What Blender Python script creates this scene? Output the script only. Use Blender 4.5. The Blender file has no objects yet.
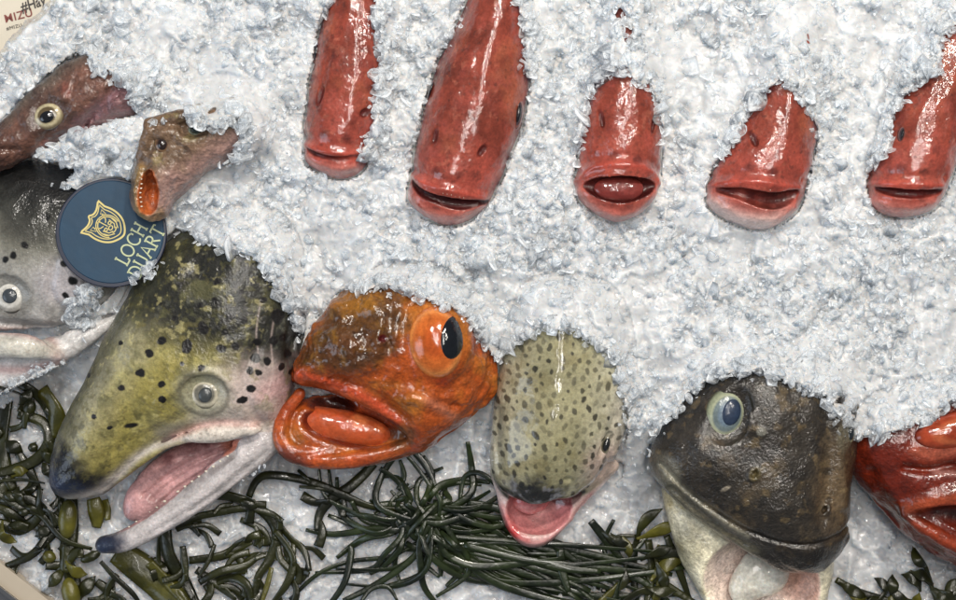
import bpy, bmesh, math, random
import numpy as np
from mathutils import Matrix, Vector

# ---------------------------------------------------------------- scene base
SC = bpy.context.scene
COL = SC.collection
D = 1500.0                       # camera height over the bed, millimetres
TILT = math.radians(27.0)        # the fish bed slopes up away from the customer
rng = np.random.default_rng(11)
random.seed(5)

def lin(r, g=None, b=None):
    if g is None:
        r, g, b = r
    c = np.array([r, g, b], float) / 255.0
    return np.where(c <= 0.04045, c / 12.92, ((c + 0.055) / 1.055) ** 2.4)

# ---------------------------------------------------------------- noise
def _hash(ix, iy, iz, seed):
    h = (ix.astype(np.int64) * 374761393 + iy.astype(np.int64) * 668265263
         + iz.astype(np.int64) * 2147483647 + seed * 1274126177) & 0xFFFFFFFF
    h = ((h ^ (h >> 13)) * 1274126177) & 0xFFFFFFFF
    h = ((h ^ (h >> 16)) * 2246822519) & 0xFFFFFFFF
    return ((h ^ (h >> 15)) & 0xFFFFFF) / float(0xFFFFFF)

def vnoise(x, y, z, s, seed=0):
    x = np.asarray(x, float) / s; y = np.asarray(y, float) / s; z = np.asarray(z, float) / s
    x, y, z = np.broadcast_arrays(x, y, z)
    ix = np.floor(x); iy = np.floor(y); iz = np.floor(z)
    fx = x - ix; fy = y - iy; fz = z - iz
    fx = fx * fx * (3 - 2 * fx); fy = fy * fy * (3 - 2 * fy); fz = fz * fz * (3 - 2 * fz)
    out = 0
    for dx in (0, 1):
        wx = fx if dx else 1 - fx
        for dy in (0, 1):
            wy = fy if dy else 1 - fy
            for dz in (0, 1):
                wz = fz if dz else 1 - fz
                out = out + wx * wy * wz * _hash(ix + dx, iy + dy, iz + dz, seed)
    return out * 2 - 1            # -1..1

def fbm(x, y, z, s, octaves=4, seed=0):
    t = 0; a = 1.0; n = 0
    for o in range(octaves):
        t = t + a * vnoise(x, y, z, s / 2 ** o, seed + o * 17); n += a; a *= 0.55
    return t / n

def sst(a, b, x):
    t = np.clip((x - a) / (b - a), 0, 1)
    return t * t * (3 - 2 * t)

def blur2(a, sig):
    r = int(max(1, round(sig * 2.5)))
    k = np.exp(-0.5 * (np.arange(-r, r + 1) / sig) ** 2); k /= k.sum()
    for ax in (0, 1):
        p = np.pad(a, [(r, r) if i == ax else (0, 0) for i in (0, 1)], mode='edge')
        o = 0
        n = a.shape[ax]
        for i, w in enumerate(k):
            o = o + w * (p[i:i + n] if ax == 0 else p[:, i:i + n])
        a = o
    return a

def catmull(pts, n=6, closed=False):
    pts = np.asarray(pts, float)
    m = len(pts); out = []
    rngi = range(m) if closed else range(m - 1)
    for i in rngi:
        if closed:
            p0, p1, p2, p3 = pts[(i - 1) % m], pts[i], pts[(i + 1) % m], pts[(i + 2) % m]
        else:
            p0, p1, p2, p3 = pts[max(i - 1, 0)], pts[i], pts[i + 1], pts[min(i + 2, m - 1)]
        for j in range(n):
            t = j / n
            out.append(0.5 * ((2 * p1) + (-p0 + p2) * t + (2 * p0 - 5 * p1 + 4 * p2 - p3) * t * t
                              + (-p0 + 3 * p1 - 3 * p2 + p3) * t ** 3))
    if not closed:
        out.append(pts[-1])
    return np.array(out)

def poly_sd(poly, x, y):
    """signed distance to a polygon, positive inside; x, y same shape"""
    poly = np.asarray(poly, float)
    d = np.full(np.shape(x), 1e18); s = np.zeros(np.shape(x), bool)
    for i in range(len(poly)):
        a = poly[i]; b = poly[i - 1]
        ex, ey = b - a
        wx = x - a[0]; wy = y - a[1]
        t = np.clip((wx * ex + wy * ey) / (ex * ex + ey * ey + 1e-12), 0, 1)
        d = np.minimum(d, (wx - ex * t) ** 2 + (wy - ey * t) ** 2)
        c = (a[1] <= y) != (b[1] <= y)
        if b[1] != a[1]:
            s ^= c & (x < (b[0] - a[0]) * (y - a[1]) / (b[1] - a[1]) + a[0])
    d = np.sqrt(d)
    return np.where(s, d, -d)

def line_d(pts, x, y):
    """unsigned distance to an open polyline in the bed plane"""
    pts = np.asarray(pts, float); d = np.full(np.shape(x), 1e18)
    for a, b in zip(pts[:-1], pts[1:]):
        ex, ey = b[0] - a[0], b[1] - a[1]
        wx = x - a[0]; wy = y - a[1]
        t = np.clip((wx * ex + wy * ey) / (ex * ex + ey * ey + 1e-12), 0, 1)
        d = np.minimum(d, (wx - ex * t) ** 2 + (wy - ey * t) ** 2)
    return np.sqrt(d)

# ---------------------------------------------------------------- sculpting by signed distance
def smin(a, b, k):
    if k <= 0:
        return np.minimum(a, b)
    h = np.clip(0.5 + 0.5 * (b - a) / k, 0, 1)
    return b * (1 - h) + a * h - k * h * (1 - h)

class Prim:
    def __init__(s, lo, hi, f): s.lo, s.hi, s.f = np.array(lo, float), np.array(hi, float), f

def ell(c, r, rot=0.0, rx=0.0):
    """ellipsoid; rot turns it in the bed plane, rx tips it about its own x axis"""
    c = np.array(c, float); r = np.array(r, float)
    ca, sa = math.cos(math.radians(rot)), math.sin(math.radians(rot))
    cb, sb = math.cos(math.radians(rx)), math.sin(math.radians(rx))
    m = r.max()
    def f(x, y, z):
        X, Y, Z = x - c[0], y - c[1], z - c[2]
        u = ca * X + sa * Y; v = -sa * X + ca * Y
        v, w = cb * v + sb * Z, -sb * v + cb * Z
        k0 = np.sqrt((u / r[0]) ** 2 + (v / r[1]) ** 2 + (w / r[2]) ** 2)
        k1 = np.sqrt((u / r[0] ** 2) ** 2 + (v / r[1] ** 2) ** 2 + (w / r[2] ** 2) ** 2) + 1e-9
        return k0 * (k0 - 1) / k1
    return Prim(c - m, c + m, f)

def cap(pts, n=4):
    """tapering tube through (x, y, z, radius) points"""
    p = catmull(pts, n) if n > 1 else np.asarray(pts, float)
    m = p[:, 3].max()
    def f(x, y, z):
        d = None
        for a, b in zip(p[:-1], p[1:]):
            e = b[:3] - a[:3]
            X, Y, Z = x - a[0], y - a[1], z - a[2]
            t = np.clip((X * e[0] + Y * e[1] + Z * e[2]) / (e @ e + 1e-9), 0, 1)
            q = np.sqrt((X - e[0] * t) ** 2 + (Y - e[1] * t) ** 2 + (Z - e[2] * t) ** 2) - (a[3] + (b[3] - a[3]) * t)
            d = q if d is None else np.minimum(d, q)
        return d
    return Prim(p[:, :3].min(0) - m, p[:, :3].max(0) + m, f)

def puff(poly, H, R, zc, sig=4, closed_n=5, slope=(0, 0), power=2.0):
    """a rounded body whose outline seen from above is poly: half thickness H reached R in from the edge"""
    pl = catmull(poly, closed_n, True) if closed_n > 1 else np.asarray(poly, float)
    c = pl.mean(0)
    smax = abs(slope[0]) * np.ptp(pl[:, 0]) + abs(slope[1]) * np.ptp(pl[:, 1])
    def f(x, y, z):
        X, Y = np.broadcast_arrays(x[:, :, 0], y[:, :, 0])
        sd = poly_sd(pl, X, Y)
        st = abs(X[1, 0] - X[0, 0]) if X.shape[0] > 1 else 1.5
        t = blur2(np.clip(sd / R, -3, 1), max(sig / st, 0.3))
        hh = H(X, Y) if callable(H) else H
        hh = hh + 0 * X
        zz = zc + slope[0] * (X - c[0]) + slope[1] * (Y - c[1])
        e = np.clip(1 - t, 0, None)[:, :, None]
        q = (e ** power + np.abs((z - zz[:, :, None]) / hh[:, :, None]) ** power) ** (1 / power) - 1
        return q * np.minimum(R, hh)[:, :, None] * 0.8
    hm = 70 if callable(H) else H
    lo = np.array([*pl.min(0), zc - hm - smax]); hi = np.array([*pl.max(0), zc + hm + smax])
    return Prim(lo, hi, f)

class Sculpt:
    def __init__(s, lo, hi, h=1.6):
        s.h = h; s.lo = np.array(lo, float)
        n = np.ceil((np.array(hi, float) - s.lo) / h).astype(int) + 1
        s.n = n
        s.ax = [s.lo[i] + h * np.arange(n[i]) for i in range(3)]
        s.F = np.full(n, 60.0, np.float32)
    def _sl(s, p, m):
        a = np.clip(np.floor((p.lo - m - s.lo) / s.h).astype(int), 0, s.n)
        b = np.clip(np.ceil((p.hi + m - s.lo) / s.h).astype(int) + 1, 0, s.n)
        sl = tuple(slice(a[i], b[i]) for i in range(3))
        x = s.ax[0][sl[0]][:, None, None]; y = s.ax[1][sl[1]][None, :, None]; z = s.ax[2][sl[2]][None, None, :]
        return sl, x, y, z
    def add(s, p, k=4.0):
        sl, x, y, z = s._sl(p, k + 12)
        if 0 in s.F[sl].shape: return s
        s.F[sl] = smin(s.F[sl], p.f(x, y, z), k); return s
    def cut(s, p, k=3.0):
        sl, x, y, z = s._sl(p, k + 4)
        if 0 in s.F[sl].shape: return s
        s.F[sl] = -smin(-s.F[sl], p.f(x, y, z), k); return s
    def lump(s, amp, scale, octaves=3, seed=0, mask=None):
        x, y, z = np.meshgrid(*s.ax, indexing='ij', sparse=True)
        near = np.abs(s.F) < amp * 2 + 3
        idx = np.nonzero(near)
        X = s.ax[0][idx[0]]; Y = s.ax[1][idx[1]]; Z = s.ax[2][idx[2]]
        v = fbm(X, Y, Z, scale, octaves, seed) * amp
        if mask is not None: v = v * mask(X, Y, Z)
        s.F[idx] += v.astype(np.float32); return s
    def mesh(s, smooth=2):
        F = s.F.copy()
        for i in range(3):                               # close at the grid border
            a = [slice(None)] * 3
            a[i] = 0; F[tuple(a)] = np.maximum(F[tuple(a)], 0.5)
            a[i] = -1; F[tuple(a)] = np.maximum(F[tuple(a)], 0.5)
        n = np.array(F.shape)
        S = F < 0
        cnt = np.zeros(n - 1, np.int8)
        corner = [(i, j, k) for i in (0, 1) for j in (0, 1) for k in (0, 1)]
        for c in corner:
            cnt += S[c[0]:n[0] - 1 + c[0], c[1]:n[1] - 1 + c[1], c[2]:n[2] - 1 + c[2]]
        act = (cnt > 0) & (cnt < 8)
        I = np.argwhere(act)
        idm = np.full(n - 1, -1, np.int64); idm[act] = np.arange(len(I))
        acc = np.zeros((len(I), 3)); num = np.zeros(len(I))
        for c in corner:
            for axn in range(3):
                if c[axn]: continue
                e = list(c); e[axn] = 1
                fa = F[I[:, 0] + c[0], I[:, 1] + c[1], I[:, 2] + c[2]].astype(float)
                fb = F[I[:, 0] + e[0], I[:, 1] + e[1], I[:, 2] + e[2]].astype(float)
                m = (fa < 0) != (fb < 0)
                t = np.where(m, fa / np.where(fa == fb, 1, fa - fb), 0)
                q = np.tile(np.array(c, float), (len(I), 1)); q[:, axn] += t
                acc[m] += q[m]; num[m] += 1
        V = s.lo + s.h * (I + acc / num[:, None])
        quads = []
        for axn in range(3):
            o = [a for a in range(3) if a != axn]
            sa = [slice(None)] * 3; sb = [slice(None)] * 3
            sa[axn] = slice(0, -1); sb[axn] = slice(1, None)
            for q in o:
                sa[q] = slice(1, -1); sb[q] = slice(1, -1)
            A = S[tuple(sa)]; B = S[tuple(sb)]
            E = np.argwhere(A != B)
            if not len(E): continue
            fl = A[tuple(E.T)]
            base = E.copy(); base[:, o[0]] += 1; base[:, o[1]] += 1
            def g(d0, d1):
                b = base.copy(); b[:, o[0]] -= d0; b[:, o[1]] -= d1
                return idm[b[:, 0], b[:, 1], b[:, 2]]
            q = np.stack([g(1, 1), g(0, 1), g(0, 0), g(1, 0)], 1)
            flip = fl if axn != 1 else ~fl
            q[~flip] = q[~flip][:, ::-1]
            quads.append(q)
        Q = np.concatenate(quads)
        if smooth:
            ed = np.concatenate([Q[:, [0, 1]], Q[:, [1, 2]], Q[:, [2, 3]], Q[:, [3, 0]]])
            for it in range(smooth):
                sm = np.zeros_like(V); ct = np.zeros(len(V))
                for a, b in ((0, 1), (1, 0)):
                    for d in range(3):
                        sm[:, d] += np.bincount(ed[:, a], V[ed[:, b], d], len(V))
                    ct += np.bincount(ed[:, a], minlength=len(V))
                V = V * 0.45 + 0.55 * sm / np.maximum(ct, 1)[:, None]
        return V, Q

def refine(V, Q):
    """every quad into four, so that markings stay crisp"""
    n = len(V)
    e = np.sort(np.stack([Q, np.roll(Q, -1, 1)], -1).reshape(-1, 2), 1)
    key = e[:, 0] * n + e[:, 1]
    u, inv = np.unique(key, return_inverse=True); inv = inv.reshape(-1, 4)
    E = (V[u // n] + V[u % n]) / 2; F = V[Q].mean(1)
    ne = len(u); ei = n + inv; fi = n + ne + np.arange(len(Q))
    V2 = np.vstack([V, E, F])
    Q2 = np.concatenate([np.stack([Q[:, k], ei[:, k], fi, ei[:, k - 1]], 1) for k in range(4)])
    return V2, Q2

# ---------------------------------------------------------------- linking
class Thing:
    """an Empty at the thing's base; its parts are sculpted in bed millimetres (x right, y down the picture, z up)"""
    def __init__(s, name, c, z0, label, cat, group=None, zmid=None):
        s.k = (D - (zmid if zmid is not None else z0)) / D
        s.c = np.array([c[0], c[1], z0], float)
        o = bpy.data.objects.new(name, None); COL.objects.link(o)
        o.empty_display_size = 0.02
        k0 = (D - (zmid if zmid is not None else z0)) / D
        o.location = ((c[0] - 478) * k0 / 1000, (300 - c[1]) * k0 / 1000, z0 / 1000)
        o['label'] = label; o['category'] = cat
        if group: o['group'] = group
        s.o = o
    def loc(s, V):
        V = (np.asarray(V, float) - s.c) * s.k / 1000
        V[:, 1] *= -1
        return V
    def part(s, name, V, Q, mat, col=None, parent=None, flip=True, label=None, smooth=True, attrs=None):
        return mesh_obj(name, s.loc(V), Q, mat, parent or s.o, col, flip, label, smooth, attrs)

def mesh_obj(name, V, Q, mat, parent=None, col=None, flip=False, label=None, smooth=True, attrs=None):
    me = bpy.data.meshes.new(name)
    V = np.asarray(V, np.float32)
    if flip:                                              # closed bodies: make every face look outwards
        tri = np.array([[q[0], q[1], q[2]] for q in Q]) if not isinstance(Q, np.ndarray) else Q[:, :3]
        W = V.astype(float) - V.mean(0)
        vol = np.einsum('ij,ij->i', W[tri[:, 0]], np.cross(W[tri[:, 1]], W[tri[:, 2]])).sum()
        flip = vol < 0
    if isinstance(Q, np.ndarray):
        if flip: Q = Q[:, ::-1]
        nq, k = Q.shape
        me.vertices.add(len(V)); me.vertices.foreach_set('co', V.ravel())
        me.loops.add(nq * k); me.loops.foreach_set('vertex_index', np.ascontiguousarray(Q).astype(np.int32).ravel())
        me.polygons.add(nq); me.polygons.foreach_set('loop_start', np.arange(0, nq * k, k, dtype=np.int32))
        me.update(calc_edges=True)
    else:
        me.from_pydata(V.tolist(), [], [list(q)[::-1] if flip else list(q) for q in Q])
    me.validate()
    if smooth:
        me.polygons.foreach_set('use_smooth', np.ones(len(me.polygons), bool))
    if col is not None:
        a = me.color_attributes.new('Col', 'FLOAT_COLOR', 'POINT')
        c4 = np.ones((len(V), 4), np.float32); c4[:, :np.shape(col)[1]] = np.clip(col, 0, 1)
        a.data.foreach_set('color', c4.ravel())
    for nm, arr in (attrs or {}).items():
        a = me.attributes.new(nm, 'FLOAT', 'POINT'); a.data.foreach_set('value', np.asarray(arr, np.float32))
    me.materials.append(mat)
    o = bpy.data.objects.new(name, me); COL.objects.link(o)
    if parent: o.parent = parent
    if label: o['label'] = label
    return o

def tag(o, label=None, cat=None, group=None, kind=None):
    if label: o['label'] = label
    if cat: o['category'] = cat
    if group: o['group'] = group
    if kind: o['kind'] = kind

def sphere(c, r, rot=0.0, nu=28, nv=18, tip=0.0):
    """ellipsoid mesh in bed millimetres; returns V, Q (list) and unit coordinates (before turning)"""
    u = np.linspace(0, 2 * np.pi, nu, endpoint=False); v = np.linspace(0, np.pi, nv)
    U = np.array([[math.sin(b) * math.cos(a), math.sin(b) * math.sin(a), math.cos(b)] for b in v for a in u])
    Q = [(i * nu + j, i * nu + (j + 1) % nu, (i + 1) * nu + (j + 1) % nu, (i + 1) * nu + j)
         for i in range(nv - 1) for j in range(nu)]
    P = U * np.array(r, float)
    t = math.radians(tip); P = np.stack([P[:, 0] * math.cos(t) + P[:, 2] * math.sin(t), P[:, 1],
                                         -P[:, 0] * math.sin(t) + P[:, 2] * math.cos(t)], 1)
    a = math.radians(rot)
    P = np.stack([P[:, 0] * math.cos(a) - P[:, 1] * math.sin(a), P[:, 0] * math.sin(a) + P[:, 1] * math.cos(a), P[:, 2]], 1)
    return P + np.array(c, float), np.array(Q), U

def tube(pts, n=8, seg=6, flat=1.0, closed_tip=True, twist=0.0):
    """smooth tube through (x, y, z, half width); flat < 1 makes a strap lying in the bed plane"""
    p = catmull(pts, seg)
    T = np.gradient(p[:, :3], axis=0); T /= np.linalg.norm(T, axis=1)[:, None] + 1e-9
    up = np.array([0, 0, 1.0])
    S = np.cross(T, up); ln = np.linalg.norm(S, axis=1)[:, None]
    S = np.where(ln > 1e-3, S / np.maximum(ln, 1e-6), np.array([1.0, 0, 0]))
    N = np.cross(S, T)
    if twist:
        a = twist * np.sin(np.linspace(0, 5, len(p)))[:, None]
        S, N = S * np.cos(a) + N * np.sin(a), N * np.cos(a) - S * np.sin(a)
    an = np.linspace(0, 2 * np.pi, n, endpoint=False)
    V = (p[:, None, :3] + p[:, None, 3:4] * (S[:, None, :] * np.cos(an)[None, :, None]
         + N[:, None, :] * np.sin(an)[None, :, None] * flat)).reshape(-1, 3)
    m = len(p)
    Q = [(i * n + j, i * n + (j + 1) % n, (i + 1) * n + (j + 1) % n, (i + 1) * n + j) for i in range(m - 1) for j in range(n)]
    V = np.vstack([V, p[0, :3], p[-1, :3]])
    Q = [q for q in Q]
    Q += [(j, m * n, m * n, (j + 1) % n)[:2] + ((j + 1) % n,) for j in range(n)] if closed_tip else []
    Q = [tuple(q) for q in Q]
    if closed_tip:
        Q += [((m - 1) * n + j, (m - 1) * n + (j + 1) % n, m * n + 1) for j in range(n)]
    return V, Q

def merge(parts):
    V = []; Q = []; o = 0
    for v, q in parts:
        V.append(v); Q += [tuple(int(i) + o for i in f) for f in q]; o += len(v)
    return np.vstack(V), Q

# ---------------------------------------------------------------- materials
def new_mat(name):
    m = bpy.data.materials.new(name); m.use_nodes = True
    nt = m.node_tree
    return m, nt, nt.nodes['Principled BSDF']

def N(nt, t, **kw):
    n = nt.nodes.new(t)
    for k, v in kw.items(): setattr(n, k, v)
    return n

def skin_mat(name, rough=0.32, coat=0.7, coat_rough=0.08, sss=0.12, bump=0.25, scale=420, bump2=0.3, scale2=110,
             vary=0.25, fine=0.22, coat_bump=0.22, coat_fine=0.1, radius=(0.006, 0.003, 0.002), spec=0.18):
    m, nt, b = new_mat(name); L = nt.links
    at = N(nt, 'ShaderNodeVertexColor', layer_name='Col')
    tc = N(nt, 'ShaderNodeTexCoord')
    n1 = N(nt, 'ShaderNodeTexNoise'); n1.inputs['Scale'].default_value = scale2 * 0.8; n1.inputs['Detail'].default_value = 6
    L.new(tc.outputs['Object'], n1.inputs['Vector'])
    mr = N(nt, 'ShaderNodeMapRange'); mr.inputs['To Min'].default_value = 1 - vary; mr.inputs['To Max'].default_value = 1 + vary
    mr.inputs['From Min'].default_value = 0.25; mr.inputs['From Max'].default_value = 0.75
    L.new(n1.outputs['Fac'], mr.inputs['Value'])
    n5 = N(nt, 'ShaderNodeTexNoise'); n5.inputs['Scale'].default_value = 330; n5.inputs['Detail'].default_value = 4; n5.inputs['Roughness'].default_value = 0.65
    L.new(tc.outputs['Object'], n5.inputs['Vector'])
    mr5 = N(nt, 'ShaderNodeMapRange'); mr5.inputs['To Min'].default_value = 1 - fine; mr5.inputs['To Max'].default_value = 1 + fine
    mr5.inputs['From Min'].default_value = 0.3; mr5.inputs['From Max'].default_value = 0.7
    L.new(n5.outputs['Fac'], mr5.inputs['Value'])
    mm = N(nt, 'ShaderNodeMath', operation='MULTIPLY'); L.new(mr.outputs['Result'], mm.inputs[0]); L.new(mr5.outputs['Result'], mm.inputs[1])
    mx = N(nt, 'ShaderNodeVectorMath', operation='SCALE')
    L.new(at.outputs['Color'], mx.inputs[0]); L.new(mm.outputs['Value'], mx.inputs['Scale'])
    L.new(mx.outputs['Vector'], b.inputs['Base Color'])
    rr = N(nt, 'ShaderNodeMapRange'); rr.inputs['To Min'].default_value = rough * 0.9; rr.inputs['To Max'].default_value = rough * 1.8
    n3 = N(nt, 'ShaderNodeTexNoise'); n3.inputs['Scale'].default_value = 60; n3.inputs['Detail'].default_value = 4
    L.new(tc.outputs['Object'], n3.inputs['Vector'])
    L.new(n3.outputs['Fac'], rr.inputs['Value']); L.new(rr.outputs['Result'], b.inputs['Roughness'])
    n2 = N(nt, 'ShaderNodeTexNoise'); n2.inputs['Scale'].default_value = scale; n2.inputs['Detail'].default_value = 3
    L.new(tc.outputs['Object'], n2.inputs['Vector'])
    n4 = N(nt, 'ShaderNodeTexNoise'); n4.inputs['Scale'].default_value = scale2; n4.inputs['Detail'].default_value = 5
    L.new(tc.outputs['Object'], n4.inputs['Vector'])
    b1 = N(nt, 'ShaderNodeBump'); b1.inputs['Strength'].default_value = bump2; b1.inputs['Distance'].default_value = 0.003
    L.new(n4.outputs['Fac'], b1.inputs['Height'])
    b2 = N(nt, 'ShaderNodeBump'); b2.inputs['Strength'].default_value = bump; b2.inputs['Distance'].default_value = 0.0012
    L.new(n2.outputs['Fac'], b2.inputs['Height']); L.new(b1.outputs['Normal'], b2.inputs['Normal'])
    L.new(b2.outputs['Normal'], b.inputs['Normal'])
    b3 = N(nt, 'ShaderNodeBump'); b3.inputs['Strength'].default_value = coat_bump; b3.inputs['Distance'].default_value = 0.003
    L.new(n4.outputs['Fac'], b3.inputs['Height']); b4 = N(nt, 'ShaderNodeBump'); b4.inputs['Strength'].default_value = coat_fine; b4.inputs['Distance'].default_value = 0.0012
    L.new(n2.outputs['Fac'], b4.inputs['Height']); L.new(b3.outputs['Normal'], b4.inputs['Normal'])
    L.new(b4.outputs['Normal'], b.inputs['Coat Normal'])
    cw = N(nt, 'ShaderNodeMath', operation='MULTIPLY'); cw.inputs[1].default_value = coat      # alpha holds how wet the skin is
    L.new(at.outputs['Alpha'], cw.inputs[0]); L.new(cw.outputs['Value'], b.inputs['Coat Weight'])
    b.inputs['Coat Roughness'].default_value = coat_rough
    b.inputs['Specular IOR Level'].default_value = spec
    if sss:
        b.inputs['Subsurface Weight'].default_value = sss
        b.inputs['Subsurface Radius'].default_value = radius
        b.inputs['Subsurface Scale'].default_value = 1.0
    return m

def plain_mat(name, rgb, rough=0.4, coat=0.0, metallic=0.0, vary=0.0, scale=80, bump=0.0, bscale=200):
    m, nt, b = new_mat(name); L = nt.links
    b.inputs['Roughness'].default_value = rough; b.inputs['Metallic'].default_value = metallic
    b.inputs['Coat Weight'].default_value = coat; b.inputs['Coat Roughness'].default_value = 0.06
    c = tuple(rgb) + (1,)
    tc = N(nt, 'ShaderNodeTexCoord')
    n1 = N(nt, 'ShaderNodeTexNoise'); n1.inputs['Scale'].default_value = scale; n1.inputs['Detail'].default_value = 5
    L.new(tc.outputs['Object'], n1.inputs['Vector'])
    mr = N(nt, 'ShaderNodeMapRange'); mr.inputs['To Min'].default_value = 1 - vary; mr.inputs['To Max'].default_value = 1 + vary
    L.new(n1.outputs['Fac'], mr.inputs['Value'])
    mx = N(nt, 'ShaderNodeVectorMath', operation='SCALE'); mx.inputs[0].default_value = c[:3]
    L.new(mr.outputs['Result'], mx.inputs['Scale']); L.new(mx.outputs['Vector'], b.inputs['Base Color'])
    if bump:
        n2 = N(nt, 'ShaderNodeTexNoise'); n2.inputs['Scale'].default_value = bscale; n2.inputs['Detail'].default_value = 4
        L.new(tc.outputs['Object'], n2.inputs['Vector'])
        b1 = N(nt, 'ShaderNodeBump'); b1.inputs['Strength'].default_value = bump; b1.inputs['Distance'].default_value = 0.002
        L.new(n2.outputs['Fac'], b1.inputs['Height']); L.new(b1.outputs['Normal'], b.inputs['Normal'])
    return m
# ---------------------------------------------------------------- sculpt extras
def _groove(s, pts, w, depth, zmin=-1e9):
    """press (depth > 0) or raise (depth < 0) a line into the side that faces up"""
    pts = catmull(np.asarray(pts, float), 5)
    lo = np.array([*(pts.min(0) - 3 * w), zmin]); hi = np.array([*(pts.max(0) + 3 * w), 1e4])
    sl, x, y, z = s._sl(Prim(lo, hi, None), 0)
    if 0 in s.F[sl].shape: return s
    X, Y = np.meshgrid(s.ax[0][sl[0]], s.ax[1][sl[1]], indexing='ij')
    d = line_d(pts, X, Y)
    s.F[sl] += (depth * np.exp(-(d / w) ** 2))[:, :, None].astype(np.float32)
    return s

def _top(s, x, y):
    i = int(np.clip(round((x - s.lo[0]) / s.h), 0, s.n[0] - 1)); j = int(np.clip(round((y - s.lo[1]) / s.h), 0, s.n[1] - 1))
    k = np.nonzero(s.F[i, j] < 0)[0]
    return s.ax[2][k[-1]] if len(k) else s.lo[2]
Sculpt.groove = _groove; Sculpt.top = _top

class Paint:
    def __init__(s, V, rgb):
        s.x, s.y, s.z = V.T; s.c = np.tile(lin(rgb), (len(V), 1)); s.wet = np.ones(len(V))
    def mix(s, rgb, w):
        w = np.clip(w, 0, 1)[:, None]; s.c = s.c * (1 - w) + lin(rgb) * w; return s
    def n(s, scale, seed=0, o=4): return fbm(s.x, s.y, s.z, scale, o, seed)
    def _part(s, lo, hi, f):
        """evaluate a mask only for the vertices inside a rectangle"""
        i = np.nonzero((s.x > lo[0]) & (s.x < hi[0]) & (s.y > lo[1]) & (s.y < hi[1]))[0]
        w = np.zeros(len(s.x))
        if len(i): w[i] = f(s.x[i], s.y[i], s.z[i])
        return w
    def blob(s, x, y, rx, ry=None, rot=0, soft=0.3, warp=0.0, seed=3):
        ry = ry or rx
        a = math.radians(rot); m = max(rx, ry) * (1 + soft + warp)
        def f(X0, Y0, Z0):
            X = X0 - x; Y = Y0 - y
            u = (X * math.cos(a) + Y * math.sin(a)) / rx; v = (-X * math.sin(a) + Y * math.cos(a)) / ry
            d = np.sqrt(u * u + v * v)
            if warp: d = d + warp * fbm(X0, Y0, Z0, max(rx, ry) * 0.7, 4, seed)
            return 1 - sst(1 - soft, 1 + soft, d)
        return s._part((x - m, y - m), (x + m, y + m), f)
    def inside(s, poly, soft=4.0, warp=0.0, seed=5):
        pl = catmull(poly, 4, True); m = soft + warp
        def f(X, Y, Z):
            d = poly_sd(pl, X, Y)
            if warp: d = d + warp * fbm(X, Y, Z, 18, 4, seed)
            return sst(-soft, soft, d)
        return s._part(pl.min(0) - m, pl.max(0) + m, f)
    def line(s, pts, w):
        pl = catmull(pts, 5)
        return s._part(pl.min(0) - 2.6 * w, pl.max(0) + 2.6 * w, lambda X, Y, Z: np.exp(-(line_d(pl, X, Y) / w) ** 2))
    def ellw(s, c, r, rot=0.0, rx=0.0):
        """1 where a vertex lies in (or on the wall of) an ellipsoid"""
        p = ell(c, r, rot, rx); return 1 - sst(-0.5, 2.2, p.f(s.x, s.y, s.z))

HEADS = []            # (vertices, polygon where the head lies open) for the ice
def done(t, name, s, V, Q, P, mat, open_poly, label=None, tone=0.78):
    HEADS.append((V, np.asarray(open_poly, float))); P.c = P.c * tone
    return t.part(name, V, Q, mat, np.column_stack([P.c, P.wet]), label=label)

def eye(t, c, r, rot, rings, pupil, prgb=(22, 26, 32), tip=0.0, mat=None, streak=0.1, pr_z=None):
    """eyeball with colour rings (from the rim to the middle), pupil a sub-part"""
    V, Q, U = sphere(c, r, rot, 36, 24, tip)
    d = np.degrees(np.arccos(np.clip(U[:, 2], -1, 1)))       # angle from the facing pole
    C = np.tile(lin(rings[0][1]), (len(V), 1))
    for (ang, rgb), (ang2, rgb2) in zip(rings[:-1], rings[1:]):
        w = (1 - sst(ang2 - 3, ang2 + 3, d))[:, None]
        C = C * (1 - w) + lin(rgb2) * w
    C *= (1 + streak * fbm(V[:, 0], V[:, 1], V[:, 2], 6, 3, 9))[:, None]
    e = t.part('eye', V, Q, mat or M_EYE, C)
    (px, py, prx, pry, prot) = pupil
    # a lens-shaped pupil set on the eyeball where it faces
    a = math.radians(rot)
    def surf(x, y):
        u = ((x - c[0]) * math.cos(a) + (y - c[1]) * math.sin(a)) / r[0]
        v = (-(x - c[0]) * math.sin(a) + (y - c[1]) * math.cos(a)) / r[1]
        return c[2] + r[2] * np.sqrt(np.clip(1 - u * u - v * v, 0, 1))
    PV, PQ, PU = sphere((px, py, 0), (prx, pry, 1.6), prot, 24, 12)
    PV[:, 2] += surf(PV[:, 0], PV[:, 1]) + 0.1
    pc = np.tile(lin(prgb), (len(PV), 1))
    t.part('pupil', PV, PQ, mat or M_EYE, pc, parent=e)
    return e

def cones(spots, h, r, lean=(0, 0)):
    parts = []
    for x, y, z, s in spots:
        V = [(x + r * s * math.cos(k * 1.2566), y + r * s * math.sin(k * 1.2566), z) for k in range(5)]
        V.append((x + lean[0] * s, y + lean[1] * s, z + h * s))
        parts.append((np.array(V), [(k, (k + 1) % 5, 5) for k in range(5)]))
    return merge(parts)

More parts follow.
